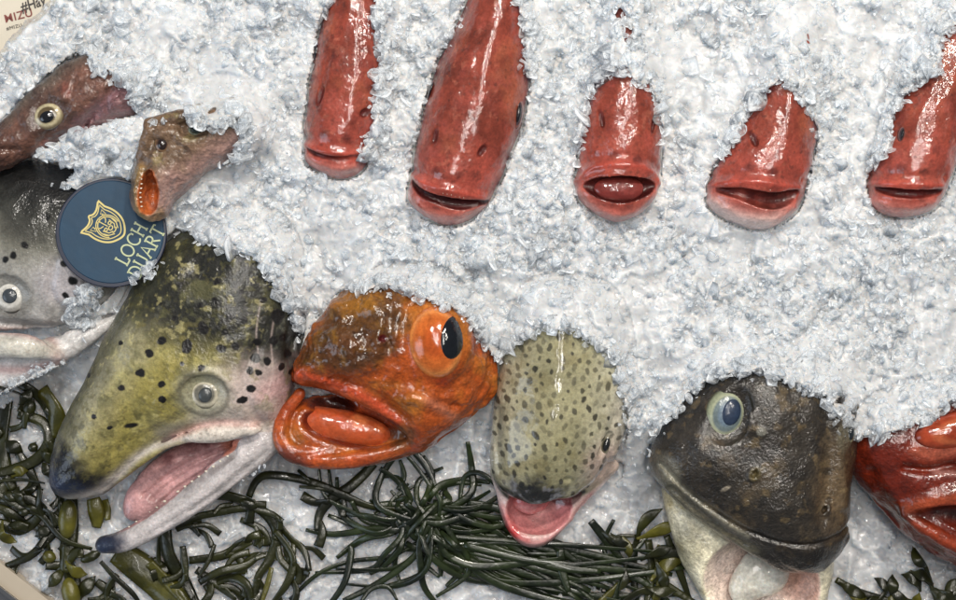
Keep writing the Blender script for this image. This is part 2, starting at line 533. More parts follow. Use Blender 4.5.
M_SALMON = skin_mat('salmon_skin', rough=0.34, coat=0.6, bump=0.6, scale=400, bump2=0.7, scale2=75, vary=0.3, fine=0.25, coat_bump=0.4, coat_fine=0.35)
M_TROUT = skin_mat('trout_skin', rough=0.3, coat=0.9, bump=0.3, scale=360, bump2=0.5, scale2=60, vary=0.25, fine=0.25)
M_RED = skin_mat('red_fish_skin', rough=0.3, coat=1.0, coat_rough=0.05, bump=0.4, scale=380, bump2=0.45, scale2=70, vary=0.35, fine=0.25, sss=0.05, coat_bump=0.28, coat_fine=0.25)
M_ORANGE = skin_mat('orange_fish_skin', rough=0.3, coat=0.8, bump=0.8, scale=300, bump2=0.9, scale2=80, vary=0.4, fine=0.35, sss=0.05, coat_bump=0.4, coat_fine=0.3)
M_DARK = skin_mat('dark_fish_skin', rough=0.36, coat=0.85, bump=1.0, scale=420, bump2=0.7, scale2=70, vary=0.4, fine=0.4, sss=0.02, coat_bump=0.35, coat_fine=0.75)
M_BROWN = skin_mat('brown_fish_skin', rough=0.34, coat=0.8, bump=0.9, scale=400, bump2=0.8, scale2=90, vary=0.35, fine=0.35, sss=0.03, coat_bump=0.4, coat_fine=0.7)
M_EYE = skin_mat('wet_eye', rough=0.12, coat=1.0, coat_rough=0.03, bump=0.0, bump2=0.0, vary=0.12, sss=0.0)
M_DULL = skin_mat('clouded_eye', rough=0.3, coat=0.55, coat_rough=0.12, bump=0.1, bump2=0.15, vary=0.15, sss=0.0)
M_FLESH = skin_mat('wet_flesh', rough=0.25, coat=0.9, bump=0.2, scale=300, bump2=0.4, scale2=90, vary=0.15, sss=0.25)
M_TOOTH = plain_mat('tooth_ivory', lin(205, 198, 182), 0.3, 0.5)

# ---------------------------------------------------------------- big spotted salmon head
def salmon_big():
    t = Thing('salmon_head', (200, 400), 0, 'large olive salmon head with black spots and gaping jaws, beside the big orange head',
              'fish head', zmid=60)
    up = [(47, 480), (52, 448), (68, 410), (92, 362), (117, 312), (140, 272), (163, 246), (184, 231), (215, 205), (262, 202),
          (298, 240), (304, 300), (303, 350), (294, 390), (278, 424), (255, 432), (205, 433), (166, 442), (140, 458), (118, 480), (92, 497), (64, 501), (51, 494)]
    s = Sculpt((38, 192, -14), (360, 572, 118), 1.55)
    s.add(puff(up, 52, 82, 52, sig=7), 0)
    s.add(cap([(100, 492, 54, 3), (128, 470, 60, 3.6), (165, 446, 68, 4.4), (200, 435, 72, 5)]), 5)
    s.add(ell((226, 432, 76), (40, 9.5, 8), -7), 4)
    jaw = [(286, 410, 40, 16), (262, 440, 46, 20), (234, 464, 50, 18), (192, 499, 52, 15), (152, 527, 51, 12.5), (120, 543, 51, 11), (101, 547, 49, 9.5)]
    s.add(cap(jaw), 8)
    s.cut(cap([(250, 446, 82, 12), (200, 476, 78, 17), (150, 509, 70, 13), (118, 528, 66, 9)]), 2)
    s.groove([(252, 462), (205, 500), (150, 534)], 2.4, 1.8, 40); s.groove([(266, 452), (230, 484), (190, 512)], 2.2, 1.4, 40)
    s.add(puff([(128, 482), (165, 452), (230, 440), (262, 440), (200, 488), (128, 528), (112, 512)], 10, 18, 15), 4)
    for off in (0, 9, 18):
        s.groove([(135 + off, 500 + off * .4), (180, 468 + off), (235, 446 + off * .5)], 2.6, 3.0, 4)
    # skull and gill cover relief
    s.groove([(262, 345), (250, 372), (252, 400), (262, 420)], 5, 2.0, 50)
    s.groove([(300, 318), (292, 350), (297, 390), (290, 415)], 4, 2.6, 50)
    s.groove([(60, 478), (110, 452), (165, 424), (195, 412)], 5, 1.3, 50)
    s.groove([(165, 402), (185, 384), (198, 372), (222, 372), (236, 384)], 5, -2.2, 50)
    s.groove([(185, 240), (160, 300), (120, 370), (90, 430)], 20, -2.5, 50)
    s.cut(ell((210, 392, s.top(210, 392) + 3), (21, 20, 8), 20), 4)
    s.lump(1.6, 34, 3, 4)
    V, Q = refine(*s.mesh(2))
    p = Paint(V, (150, 146, 122))
    x, y = p.x, p.y
    # along the head axis (nose to nape) and across it (brow to cheek)
    ax = ((x - 55) * 0.55 + (485 - y) * 0.83); cr = ((x - 55) * 0.83 - (485 - y) * 0.55)
    p.mix((144, 134, 74), sst(-20, 30, cr + 14 * p.n(40, 1)) * (1 - sst(70, 105, cr + 18 * p.n(30, 2))))
    p.mix((180, 172, 112), 0.5 * sst(0.0, 0.5, p.n(22, 8)) * (1 - sst(60, 100, cr)))
    p.mix((190, 174, 168), sst(66, 98, cr + 16 * p.n(24, 3)))
    p.mix((186, 150, 148), sst(105, 140, cr + 14 * p.n(30, 4)) * (1 - sst(395, 430, y)))
    p.mix((34, 34, 30), sst(165, 215, ax + 26 * p.n(34, 6) - 0.22 * cr)); p.mix((120, 112, 66), sst(0.1, 0.35, p.n(9, 41)) * sst(150, 190, ax) * (1 - sst(200, 235, ax)) * 0.6)
    p.mix((96, 94, 62), sst(0.05, 0.3, p.n(16, 42)) * (1 - sst(60, 110, cr)) * sst(60, 90, ax) * 0.55)
    p.mix((60, 60, 46), (1 - sst(-30, -2, cr + 10 * p.n(30, 7))) * 0.75)
    p.mix((84, 84, 74), sst(0.2, 0.5, p.n(7, 12)) * sst(170, 230, ax) * 0.7)
    p.mix((22, 23, 28), 1 - sst(26, 60, ax + 22 * p.n(14, 9) + 0.15 * np.abs(cr))); p.mix((52, 50, 34), sst(0.12, 0.4, p.n(6, 61)) * (1 - sst(90, 130, ax)) * 0.5)
    p.mix((92, 88, 52), sst(0.1, 0.35, p.n(5, 62)) * (1 - sst(70, 110, cr)) * 0.4); p.mix((196, 186, 130), sst(0.2, 0.42, p.n(7, 63)) * (1 - sst(70, 110, cr)) * sst(60, 90, ax) * 0.35)
    p.mix((40, 54, 84), (1 - sst(8, 24, ax + 9 * p.n(10, 10))) * 0.5)
    p.mix((196, 188, 182), p.line([(66, 500), (95, 493), (120, 474), (142, 454), (170, 440), (206, 430), (250, 428)], 4.5) * 0.85)
    p.mix((170, 162, 150), p.line([(165, 432), (205, 420), (245, 412), (275, 405)], 9) * 0.55)
    p.mix((206, 198, 188), p.blob(226, 432, 42, 10, -7, 0.2) * (p.z > 55) * 0.9); p.mix((120, 112, 102), p.blob(226, 432, 40, 9, -7, 0.2) * (p.z > 55) * sst(0.15, 0.35, p.n(6, 51)) * 0.5)
    p.mix((206, 160, 152), p.line([(175, 436), (215, 422), (258, 424)], 4) * 0.6)
    p.mix((150, 148, 128), p.blob(210, 392, 27, 25, 0, 0.35) * 0.8); p.mix((84, 80, 70), (p.blob(210, 392, 25, 23, 15, 0.12) - p.blob(210, 392, 22, 20, 15, 0.12)).clip(0, 1) * 0.7)
    for k in (1, 5):
        q0 = np.array([262 + 3.4 * k, 300 + 2 * k]); p.mix((206, 186, 180), p.line([q0, q0 + (-4, 30), q0 + (-3, 62), q0 + (-12, 92)], 0.9) * 0.35 * (x < 303))
    for k in range(8):
        p.mix((110, 104, 84), p.line([(150 + 6 * k, 398 - 6 * k), (166 + 5 * k, 410 - 5 * k), (190 + 2 * k, 420 - 3 * k)], 0.9) * 0.3)
    # lower jaw: white outside, pink inside, blue-black tip
    dj = line_d(catmull([q[:2] for q in jaw], 4), x, y)
    mouth = p.inside([(118, 486), (140, 464), (170, 446), (235, 440), (262, 442), (215, 476), (160, 516), (118, 533), (104, 522)], 3)
    low = (y > 432 + 0 * x) & (cr > 8)
    jw = (1 - sst(14, 22, dj)) * low * (p.z < 72)
    p.mix((186, 180, 180), jw); p.mix((214, 206, 206), jw * sst(-0.1, 0.4, p.n(16, 31)) * 0.7)
    p.mix((190, 146, 146), mouth * (p.z < 58)); p.mix((124, 66, 68), mouth * (p.z < 50) * p.line([(250, 440), (200, 446), (160, 462)], 9) * 0.7)  # pink lining, with shade painted darker towards the mouth corner
    p.mix((214, 164, 164), mouth * (p.z < 58) * sst(0.0, 0.5, p.n(12, 21)) * 0.7)
    p.mix((216, 128, 100), mouth * (p.z < 60) * p.blob(236, 447, 22, 12) * 0.8)
    p.mix((84, 72, 72), mouth * (p.z < 66) * p.line([(232, 458), (190, 486), (150, 514), (112, 532)], 5) * (0.45 + 0.4 * p.n(7, 33)))
    p.mix((38, 44, 62), p.blob(103, 546, 18, 15, -20, 0.6, 0.6))
    p.mix((40, 52, 76), p.blob(99, 551, 8, 6, -20, 0.6, 0.6) * 0.4)
    spots = [(211, 327, 5.5, 6.5), (195, 345, 5, 7), (170, 340, 5, 4), (158, 352, 4.5, 4), (149, 371, 5, 4), (170, 382, 4, 3.4), (170, 397, 4, 3.4),
             (130, 386, 3.6, 3), (103, 414, 3, 2.5), (228, 347, 5.5, 4), (242, 345, 4, 4.5), (250, 320, 3.6, 3.6), (237, 316, 3.6, 3), (232, 331, 3.6, 3),
             (262, 341, 4, 3.4), (268, 300, 3.4, 3), (281, 316, 6.5, 7), (277, 340, 4, 4.5), (260, 357, 4.4, 5), (271, 360, 3.4, 4.4), (255, 369, 3.4, 4),
             (263, 371, 3.4, 3), (256, 387, 5, 4), (247, 398, 5.4, 3.4), (286, 337, 3.4, 4), (289, 353, 3, 4.4), (299, 333, 7, 4), (208, 305, 3, 3),
             (91, 375, 3, 2.5), (284, 366, 2.6, 4), (292, 372, 2.6, 3), (209, 366, 4, 3), (190, 362, 2.4, 2.2), (246, 292, 3.4, 3), (222, 300, 3, 2.6),
             (128, 342, 3, 2.4), (118, 425, 3, 2), (296, 310, 4, 3), (182, 318, 2.6, 2.4), (224, 282, 4, 3)]
    for i, (a, b, ra, rb) in enumerate(spots):
        p.mix((22, 20, 20), p.blob(a, b, ra, rb, (i * 37) % 60 - 30, 0.16, 0.35, i) * (p.z > 45))
    p.mix((24, 22, 20), p.blob(138, 423, 7, 2.4, -8, 0.3))
    done(t, 'head', s, V, Q, p, M_SALMON, [(20, 600), (20, 440), (95, 300), (150, 228), (182, 226), (198, 240), (214, 243), (235, 252), (255, 258), (270, 272),
         (280, 290), (296, 322), (312, 345), (330, 380), (330, 430), (280, 450), (250, 480), (150, 600)], tone=0.88)
    zt = s.top(210, 392)
    eye(t, (210, 392, zt - 4), (18, 16.5, 9), 15, [(90, (90, 86, 76)), (62, (116, 112, 96)), (50, (170, 164, 146)), (34, (96, 94, 86))],
        (211, 393, 6.6, 7.6, 20), (62, 66, 68), mat=M_DULL)
    sp = [(228 - i * 7.4 + 0.06 * i * i * .3, 457 + i * 5.1, 0, 1 - 0.02 * i) for i in range(15)]
    sp = [(a, b, s.top(a, b) - 1.0, q) for a, b, _, q in sp]
    Vt, Qt = cones(sp, 5.0, 1.7, (-1.5, -1.5))
    t.part('tooth_row', Vt, Qt, M_TOOTH)
salmon_big()

# ---------------------------------------------------------------- pale salmon head at the picture's left edge
def salmon_pale():
    t = Thing('salmon_head', (0, 270), 0, 'pale grey salmon head with black back, poking in beside the round blue tag', 'fish head', zmid=70)
    up = [(-150, 345), (-135, 300), (-105, 250), (-60, 200), (-25, 172), (10, 158), (60, 165), (105, 190), (128, 230), (122, 275), (102, 300),
          (76, 316), (48, 328), (0, 330), (-60, 342), (-120, 362)]
    s = Sculpt((-160, 150, 0), (140, 440, 122), 1.6)
    s.add(puff(up, 44, 75, 50, sig=7), 0)
    s.add(cap([(112, 318, 50, 4), (88, 332, 54, 9), (62, 346, 56, 14), (34, 358, 58, 16), (0, 372, 56, 17), (-60, 400, 52, 14), (-110, 425, 50, 10)]), 8)
    s.add(cap([(-60, 345, 76, 9), (-10, 345, 86, 12), (30, 346, 88, 12), (48, 352, 82, 8), (60, 357, 74, 4)]), 4)
    s.cut(cap([(-4, 366, 92, 5), (40, 371, 88, 4), (62, 364, 80, 3)]), 3)
    s.groove([(60, 262), (54, 290), (62, 312)], 4, 2.4, 50)
    s.groove([(90, 262), (86, 292), (74, 312)], 4, 2.2, 50)
    s.groove([(-40, 318), (0, 322), (45, 330), (66, 344)], 4, 2.2, 50)
    s.cut(ell((12, 296, s.top(12, 296) + 3), (21, 20, 8)), 4)
    s.lump(1.6, 30, 3, 14)
    V, Q = refine(*s.mesh(2))
    p = Paint(V, (176, 174, 170)); x, y = p.x, p.y
    b = y - 0.25 * x
    p.mix((120, 118, 108), 1 - sst(236, 285, b + 14 * p.n(26, 1)))
    p.mix((54, 54, 50), 1 - sst(198, 244, b + 20 * p.n(24, 2)))
    p.mix((26, 26, 26), 1 - sst(176, 206, b + 12 * p.n(18, 3)))
    p.mix((196, 190, 196), p.blob(66, 284, 26, 22, 0, 0.6, 0.3) * 0.7)
    p.mix((214, 212, 212), sst(305, 335, y))
    p.mix((198, 164, 158), p.line([(-20, 331), (20, 332), (48, 340), (58, 354)], 4.5) * 0.8)
    p.mix((188, 150, 148), p.line([(-20, 368), (20, 370), (60, 362)], 5) * 0.7)
    p.mix((206, 202, 190), p.blob(18, 347, 40, 11, 6) * 0.9)
    p.mix((160, 150, 136), p.blob(18, 347, 36, 9, 6) * sst(0.1, 0.5, p.n(12, 22)) * 0.5)
    p.mix((110, 108, 100), p.blob(12, 296, 26, 24, 0, 0.3) * 0.6)
    for i, (a, c, r) in enumerate([(51, 218, 4.6), (31, 246, 4), (20, 256, 4), (12, 260, 3.6), (69, 264, 4), (76, 281, 5), (68, 296, 3.6), (88, 256, 4),
                                   (-20, 240, 4), (-30, 262, 4), (104, 278, 3), (100, 226, 5), (2, 225, 3)]):
        p.mix((16, 16, 16), p.blob(a, c, r, r * 0.85, i * 40, 0.25, 0.25, i))
    done(t, 'head', s, V, Q, p, M_SALMON, [(-200, 460), (-200, 140), (-60, 140), (10, 140), (34, 158), (50, 176), (72, 186), (90, 200), (112, 240), (98, 272), (84, 294), (66, 316), (100, 336), (76, 362), (40, 372), (0, 392)])
    zt = s.top(12, 296)
    eye(t, (12, 296, zt - 4), (18, 17.5, 9), 0, [(90, (70, 66, 60)), (64, (150, 148, 142)), (44, (188, 186, 180)), (30, (160, 158, 152))],
        (13, 296, 7.4, 7.4, 0), (56, 62, 68), mat=M_DULL)
salmon_pale()

# ---------------------------------------------------------------- small brown fish (whole cheek showing) and the gaping one
def brown_long():
    t = Thing('fish_head', (60, 110), 40, 'small reddish brown fish head with one pale ringed eye, highest at the left', 'fish head', zmid=90)
    up = [(-50, 172), (-30, 146), (0, 128), (30, 96), (60, 68), (86, 50), (102, 58), (140, 62), (160, 82), (140, 108), (112, 118), (86, 127), (50, 143), (18, 160), (-20, 176)]
    s = Sculpt((-60, 42, 50), (172, 186, 132), 1.4)
    s.add(puff(up, 32, 38, 84, sig=4), 0)
    s.add(cap([(100, 60, 92, 6), (70, 72, 98, 7), (36, 98, 98, 7), (4, 128, 94, 6), (-30, 150, 90, 5)]), 6)      # bony brow
    for k in range(5):
        s.groove([(76 + k * 8, 128 - k * 4), (94 + k * 5, 116 - k * 6), (128, 98 - k * 6)], 2.4, 1.3, 80)
    s.groove([(80, 78), (76, 100), (64, 120), (40, 142)], 3, 1.8, 80)
    s.cut(ell((52, 117, s.top(52, 117) + 2), (20, 17, 8), -25), 4)
    s.groove([(-40, 165), (-5, 152), (20, 150)], 3, 2.5, 70)
    s.lump(2.4, 13, 4, 24)
    V, Q = refine(*s.mesh(1))
    p = Paint(V, (112, 78, 66)); x, y = p.x, p.y
    cr = (y - 120) * 0.8 + (x - 40) * 0.6                  # across: brow negative, belly positive
    p.mix((94, 84, 76), 1 - sst(-26, -6, cr + 8 * p.n(14, 1)))
    p.mix((62, 46, 44), sst(0.05, 0.5, p.n(13, 2)) * 0.7)
    p.mix((130, 74, 64), sst(0.1, 0.5, p.n(18, 3)) * p.blob(95, 98, 40, 26, -25) * 0.8)
    p.mix((130, 92, 96), sst(18, 30, cr + 6 * p.n(14, 4)))
    p.mix((140, 106, 106), sst(28, 40, cr + 6 * p.n(14, 4)) * 0.5)
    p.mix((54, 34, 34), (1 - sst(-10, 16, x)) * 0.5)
    p.mix((70, 54, 48), p.blob(52, 117, 25, 21, -25, 0.3) * 0.7)
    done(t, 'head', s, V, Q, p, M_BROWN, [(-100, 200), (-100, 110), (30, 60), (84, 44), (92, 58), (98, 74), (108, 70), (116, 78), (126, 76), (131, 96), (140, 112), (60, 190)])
    zt = s.top(52, 117)
    eye(t, (52, 117, zt - 3), (17, 14, 9), -25, [(90, (50, 38, 34)), (72, (110, 98, 76)), (54, (170, 160, 130)), (36, (84, 72, 52))],
        (52, 119, 7.4, 5.6, -25), (22, 24, 28))

def brown_gaping():
    t = Thing('fish_head', (180, 165), 40, 'small brown fish head with an orange gaping mouth, right above the blue tag', 'fish head', zmid=90)
    up = [(136, 208), (136, 178), (146, 148), (162, 128), (186, 112), (215, 104), (246, 100), (262, 128), (250, 150), (216, 170), (192, 188), (176, 202), (168, 217), (152, 222)]
    s = Sculpt((126, 94, 48), (272, 232, 136), 1.3)
    s.add(puff(up, 36, 34, 84, sig=4), 0)
    s.add(cap([(160, 130, 112, 7), (186, 122, 116, 7), (206, 126, 114, 6), (234, 120, 104, 6)]), 5)
    s.add(cap([(150, 160, 108, 6), (160, 138, 114, 6), (184, 140, 116, 7), (196, 150, 110, 5)]), 5)
    s.cut(ell((157, 196, 112), (9, 22, 26), 8), 3)
    s.groove([(147, 215), (143, 192), (149, 172)], 3.2, -2.6, 80)
    s.groove([(168, 214), (172, 196), (166, 178)], 3.2, -2.2, 80)
    s.cut(ell((203, 134, s.top(203, 134) + 1), (15, 9, 9), -5), 3)
    s.lump(2.8, 13, 4, 34)
    V, Q = refine(*s.mesh(1))
    p = Paint(V, (118, 94, 74)); x, y = p.x, p.y
    p.mix((60, 46, 36), sst(0.0, 0.5, p.n(14, 2)) * 0.8)
    p.mix((140, 124, 84), sst(0.15, 0.5, p.n(11, 5)) * 0.7)
    p.mix((170, 136, 128), sst(0, 18, (y - 150) * 0.8 + (x - 200) * 0.5 + 6 * p.n(12, 3)) * 0.85)
    p.mix((150, 118, 70), p.line([(147, 217), (143, 192), (149, 172)], 5) * 0.8)
    p.mix((186, 150, 96), p.line([(148, 219), (158, 220), (166, 214)], 5) * 0.5)
    p.mix((196, 104, 52), p.ellw((157, 196, 112), (9.5, 22.5, 26.5), 8))
    p.mix((96, 40, 22), p.ellw((157, 190, 104), (6, 13, 18), 8) * 0.45)
    done(t, 'head', s, V, Q, p, M_BROWN, [(110, 240), (120, 150), (150, 124), (180, 112), (186, 120), (204, 126), (222, 127), (236, 114), (244, 128), (240, 152), (200, 200), (170, 240)])
    zt = s.top(203, 134)
    eye(t, (203, 134, zt - 3), (13, 8, 7), -5, [(90, (60, 52, 44)), (60, (150, 150, 128)), (42, (110, 120, 108))], (204, 134, 6, 4, -5), (46, 58, 56))
    zt = s.top(172, 148)
    eye(t, (172, 148, zt - 3.5), (9, 10, 6), 0, [(90, (50, 38, 30)), (60, (110, 84, 60)), (40, (70, 50, 40))], (172, 149, 4.5, 5.5, 0), (36, 26, 24))
    HEADS[-1] = (V + np.array([0, 0, 20.0]), HEADS[-1][1]); t.o.location.z += 0.020
    sp = [(149.5 + 0.5 * math.sin(i), 178 + 4.4 * i, 0, 0.9) for i in range(8)]
    Vt, Qt = cones([(a, b, s.top(a - 3, b) - 0.5, q) for a, b, _, q in sp], 2.6, 0.9, (2.5, 0))
    t.part('tooth_row', Vt, Qt, M_TOOTH)
brown_long(); brown_gaping()

# ---------------------------------------------------------------- bulging-eyed orange heads
def orange_big():
    t = Thing('rockfish_head', (390, 380), 0, 'bright orange fish head with one bulging eye and gaping mouth, between two spotted heads', 'fish head',
              'orange heads in the lower row', zmid=60)
    up = [(295, 385), (294, 370), (302, 350), (316, 322), (334, 300), (362, 280), (400, 262), (450, 272), (480, 310), (494, 345), (497, 378), (486, 404),
          (462, 427), (432, 446), (414, 448), (404, 432), (380, 410), (345, 396), (318, 386)]
    s = Sculpt((266, 250, -6), (510, 482, 132), 1.5)
    s.add(puff(up, 54, 62, 60, sig=6, slope=(-0.1, 0)), 0)
    low = [(276, 432), (284, 412), (302, 400), (350, 396), (400, 420), (424, 436), (438, 444), (410, 458), (370, 468), (335, 470), (305, 466), (284, 452)]
    s.add(puff(low, 30, 32, 40, sig=4), 7)
    cav = ((352, 427, 86), (58, 22, 44), 12)
    s.cut(ell(*cav), 5)
    s.cut(ell((330, 404, 78), (34, 14, 40), 18), 5)
    # lips: a heavy roll above and below the mouth
    s.add(cap([(294, 377, 58, 6), (312, 378, 70, 6), (340, 386, 79, 6), (368, 398, 83, 6), (392, 414, 81, 6), (412, 432, 73, 7), (418, 444, 64, 8)]), 6)
    s.add(cap([(300, 394, 64, 6), (286, 412, 64, 6.5), (281, 434, 62, 9), (291, 451, 62, 11), (320, 458, 62, 11), (356, 457, 63, 11), (392, 450, 64, 8), (416, 442, 62, 7)]), 4)
    s.groove([(300, 456), (340, 452), (380, 446), (405, 438)], 3, 1.8, 50)
    s.groove([(318, 372), (350, 380), (384, 396), (408, 416)], 4, 2.6, 60)
    s.groove([(420, 388), (440, 400), (456, 404)], 4, 3.5, 60)
    s.groove([(410, 396), (430, 396), (452, 410)], 7, -2.2, 60)
    s.groove([(440, 440), (470, 410), (488, 370)], 5, 1.8, 50)
    # craggy bony brow
    s.groove([(336, 305), (350, 330), (358, 362)], 7, -3.4, 60)
    s.groove([(372, 292), (380, 318), (382, 350)], 7, -3.2, 60)
    s.groove([(405, 296), (400, 322), (402, 352)], 6, -3.0, 60)
    s.lump(5.0, 18, 4, 44, lambda x, y, z: (1 - sst(372, 410, y - 0.2 * (x - 340))) * (z > 55))
    s.lump(1.0, 12, 3, 45)
    s.cut(ell((386, 337, s.top(386, 337) + 2), (3.4, 3, 5)), 1.5)
    s.add(ell((436, 341, 100), (38, 42, 22), -8), 6)
    V, Q = refine(*s.mesh(1))
    p = Paint(V, (182, 84, 30)); x, y = p.x, p.y
    p.mix((200, 124, 44), sst(-0.1, 0.5, p.n(40, 1)) * 0.75)
    p.mix((166, 58, 24), sst(0.05, 0.5, p.n(34, 2)) * 0.7)
    brow = p.inside([(302, 362), (318, 325), (345, 296), (385, 284), (412, 300), (404, 335), (392, 358), (366, 370), (330, 372)], 9, 10)
    p.mix((84, 56, 28), brow * 0.9)
    p.mix((150, 104, 40), brow * sst(0.0, 0.5, p.n(12, 3)) * 0.8)
    p.mix((52, 34, 24), brow * sst(0.1, 0.5, p.n(9, 4)) * 0.7)
    p.mix((176, 116, 36), p.blob(358, 300, 26, 14, 0, 0.6, 0.4) * 0.7)
    p.mix((186, 78, 42), p.line([(294, 377), (312, 378), (340, 386), (368, 398), (392, 414), (414, 434)], 9) * 0.8)
    p.mix((224, 88, 54), p.line([(300, 372), (330, 380), (368, 396), (400, 418)], 3.5) * 0.6)
    p.mix((190, 82, 40), p.line([(302, 396), (284, 414), (279, 434), (290, 452), (320, 461), (356, 460), (392, 452)], 10) * 0.8)
    p.mix((84, 40, 38), p.blob(290, 460, 20, 11, 30, 0.5, 0.3) * 0.8)
    p.mix((236, 160, 130), p.line([(425, 395), (445, 408), (460, 420)], 5) * 0.35)
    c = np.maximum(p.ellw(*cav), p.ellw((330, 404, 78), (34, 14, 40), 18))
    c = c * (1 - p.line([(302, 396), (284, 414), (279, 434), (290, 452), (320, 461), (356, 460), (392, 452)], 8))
    p.mix((120, 40, 20), c); p.mix((50, 18, 12), c * (1 - sst(24, 58, p.z + 0.5 * (y - 420))))  # mouth painted darker with depth, as shade inside the hollow
    p.mix((96, 70, 40), p.blob(404, 436, 12, 14, 30, 0.4, 0.5) * 0.7)
    p.mix((90, 14, 14), p.blob(386, 337, 4, 4))
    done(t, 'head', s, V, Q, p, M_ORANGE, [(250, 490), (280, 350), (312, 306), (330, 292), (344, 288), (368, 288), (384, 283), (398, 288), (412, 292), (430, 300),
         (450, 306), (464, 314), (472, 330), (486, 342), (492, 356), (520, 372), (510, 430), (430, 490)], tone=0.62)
    e = eye(t, (437, 341, 104), (29, 37, 26), -6, [(90, (120, 56, 22)), (78, (164, 84, 34)), (62, (206, 128, 66)), (48, (180, 92, 38)), (24, (160, 72, 28))],
            (454, 336, 11.5, 21, 6), (16, 19, 24), streak=0.5)
    s2 = Sculpt((280, 395, 16), (412, 464, 84), 1.5)
    s2.add(ell((346, 429, 50), (46, 18, 13), 10), 0).add(ell((312, 425, 48), (22, 17, 11)), 10)
    s2.lump(1.4, 18, 3, 46)
    V, Q = s2.mesh(1); q = Paint(V, (166, 74, 38))
    q.mix((236, 140, 84), sst(0.0, 0.5, q.n(20, 2)) * 0.5).mix((196, 60, 30), sst(0.1, 0.6, q.n(9, 3)) * 0.4)
    t.part('tongue', V, Q, M_FLESH, q.c)

def orange_edge():
    t = Thing('rockfish_head', (930, 490), 0, 'dark orange red fish head cut by the right edge, wedged beside the dark brown head', 'fish head',
              'orange heads in the lower row', zmid=55)
    up = [(842, 445), (848, 415), (880, 392), (930, 375), (1000, 372), (1050, 420), (1070, 500), (1050, 590), (1005, 592), (956, 568), (920, 547), (894, 522), (868, 492), (850, 466)]
    s = Sculpt((832, 364, -8), (1082, 602, 122), 1.7)
    s.add(puff(up, 50, 62, 46, sig=6), 0)
    s.add(cap([(908, 442, 84, 8), (930, 444, 88, 10), (955, 440, 90, 13), (985, 424, 90, 14)]), 10)
    s.cut(cap([(900, 510, 92, 5), (930, 509, 94, 10), (965, 515, 94, 16), (1010, 522, 94, 22)]), 2)
    s.add(cap([(898, 506, 80, 5), (922, 496, 88, 7), (955, 488, 92, 8), (1000, 482, 92, 9)]), 8)
    s.add(cap([(898, 512, 80, 6), (920, 526, 84, 8), (950, 542, 84, 9), (1000, 560, 80, 9)]), 4)
    s.groove([(896, 464), (920, 466), (940, 462), (956, 468)], 4, 4.6, 50)
    s.groove([(868, 470), (882, 500), (900, 524)], 5, 2.0, 50)
    s.groove([(918, 536), (945, 556), (980, 575)], 4, 1.6, 40)
    s.lump(1.3, 22, 3, 54)
    V, Q = refine(*s.mesh(1))
    p = Paint(V, (122, 38, 20)); x, y = p.x, p.y
    p.mix((150, 54, 26), sst(-0.1, 0.5, p.n(34, 1)) * 0.6)
    p.mix((76, 22, 15), sst(0.05, 0.5, p.n(26, 2)) * 0.6)
    p.mix((196, 92, 56), p.line([(898, 506), (922, 497), (955, 489), (1000, 482)], 7) * 0.7)
    p.mix((190, 80, 44), p.line([(905, 518), (925, 530), (955, 546), (1000, 562)], 7) * 0.6)
    p.mix((206, 110, 84), p.line([(905, 446), (925, 450), (956, 442)], 6) * 0.7)
    p.mix((210, 150, 140), p.line([(925, 468), (945, 470), (956, 476)], 3) * 0.6)
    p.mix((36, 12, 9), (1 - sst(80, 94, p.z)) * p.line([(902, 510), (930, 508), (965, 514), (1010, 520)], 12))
    done(t, 'head', s, V, Q, p, M_ORANGE, [(820, 470), (838, 434), (866, 438), (884, 436), (898, 430), (912, 424), (936, 416), (956, 404), (1000, 390), (1090, 400), (1090, 620), (940, 620), (860, 520)], tone=0.55)
    eye(t, (950, 426, 92), (48, 19, 17), -12, [(90, (96, 32, 18)), (70, (140, 56, 32)), (40, (160, 84, 52)), (30, (130, 50, 28))], (984, 420, 5, 9, 0), (20, 22, 26), streak=0.5)
orange_big(); orange_edge()

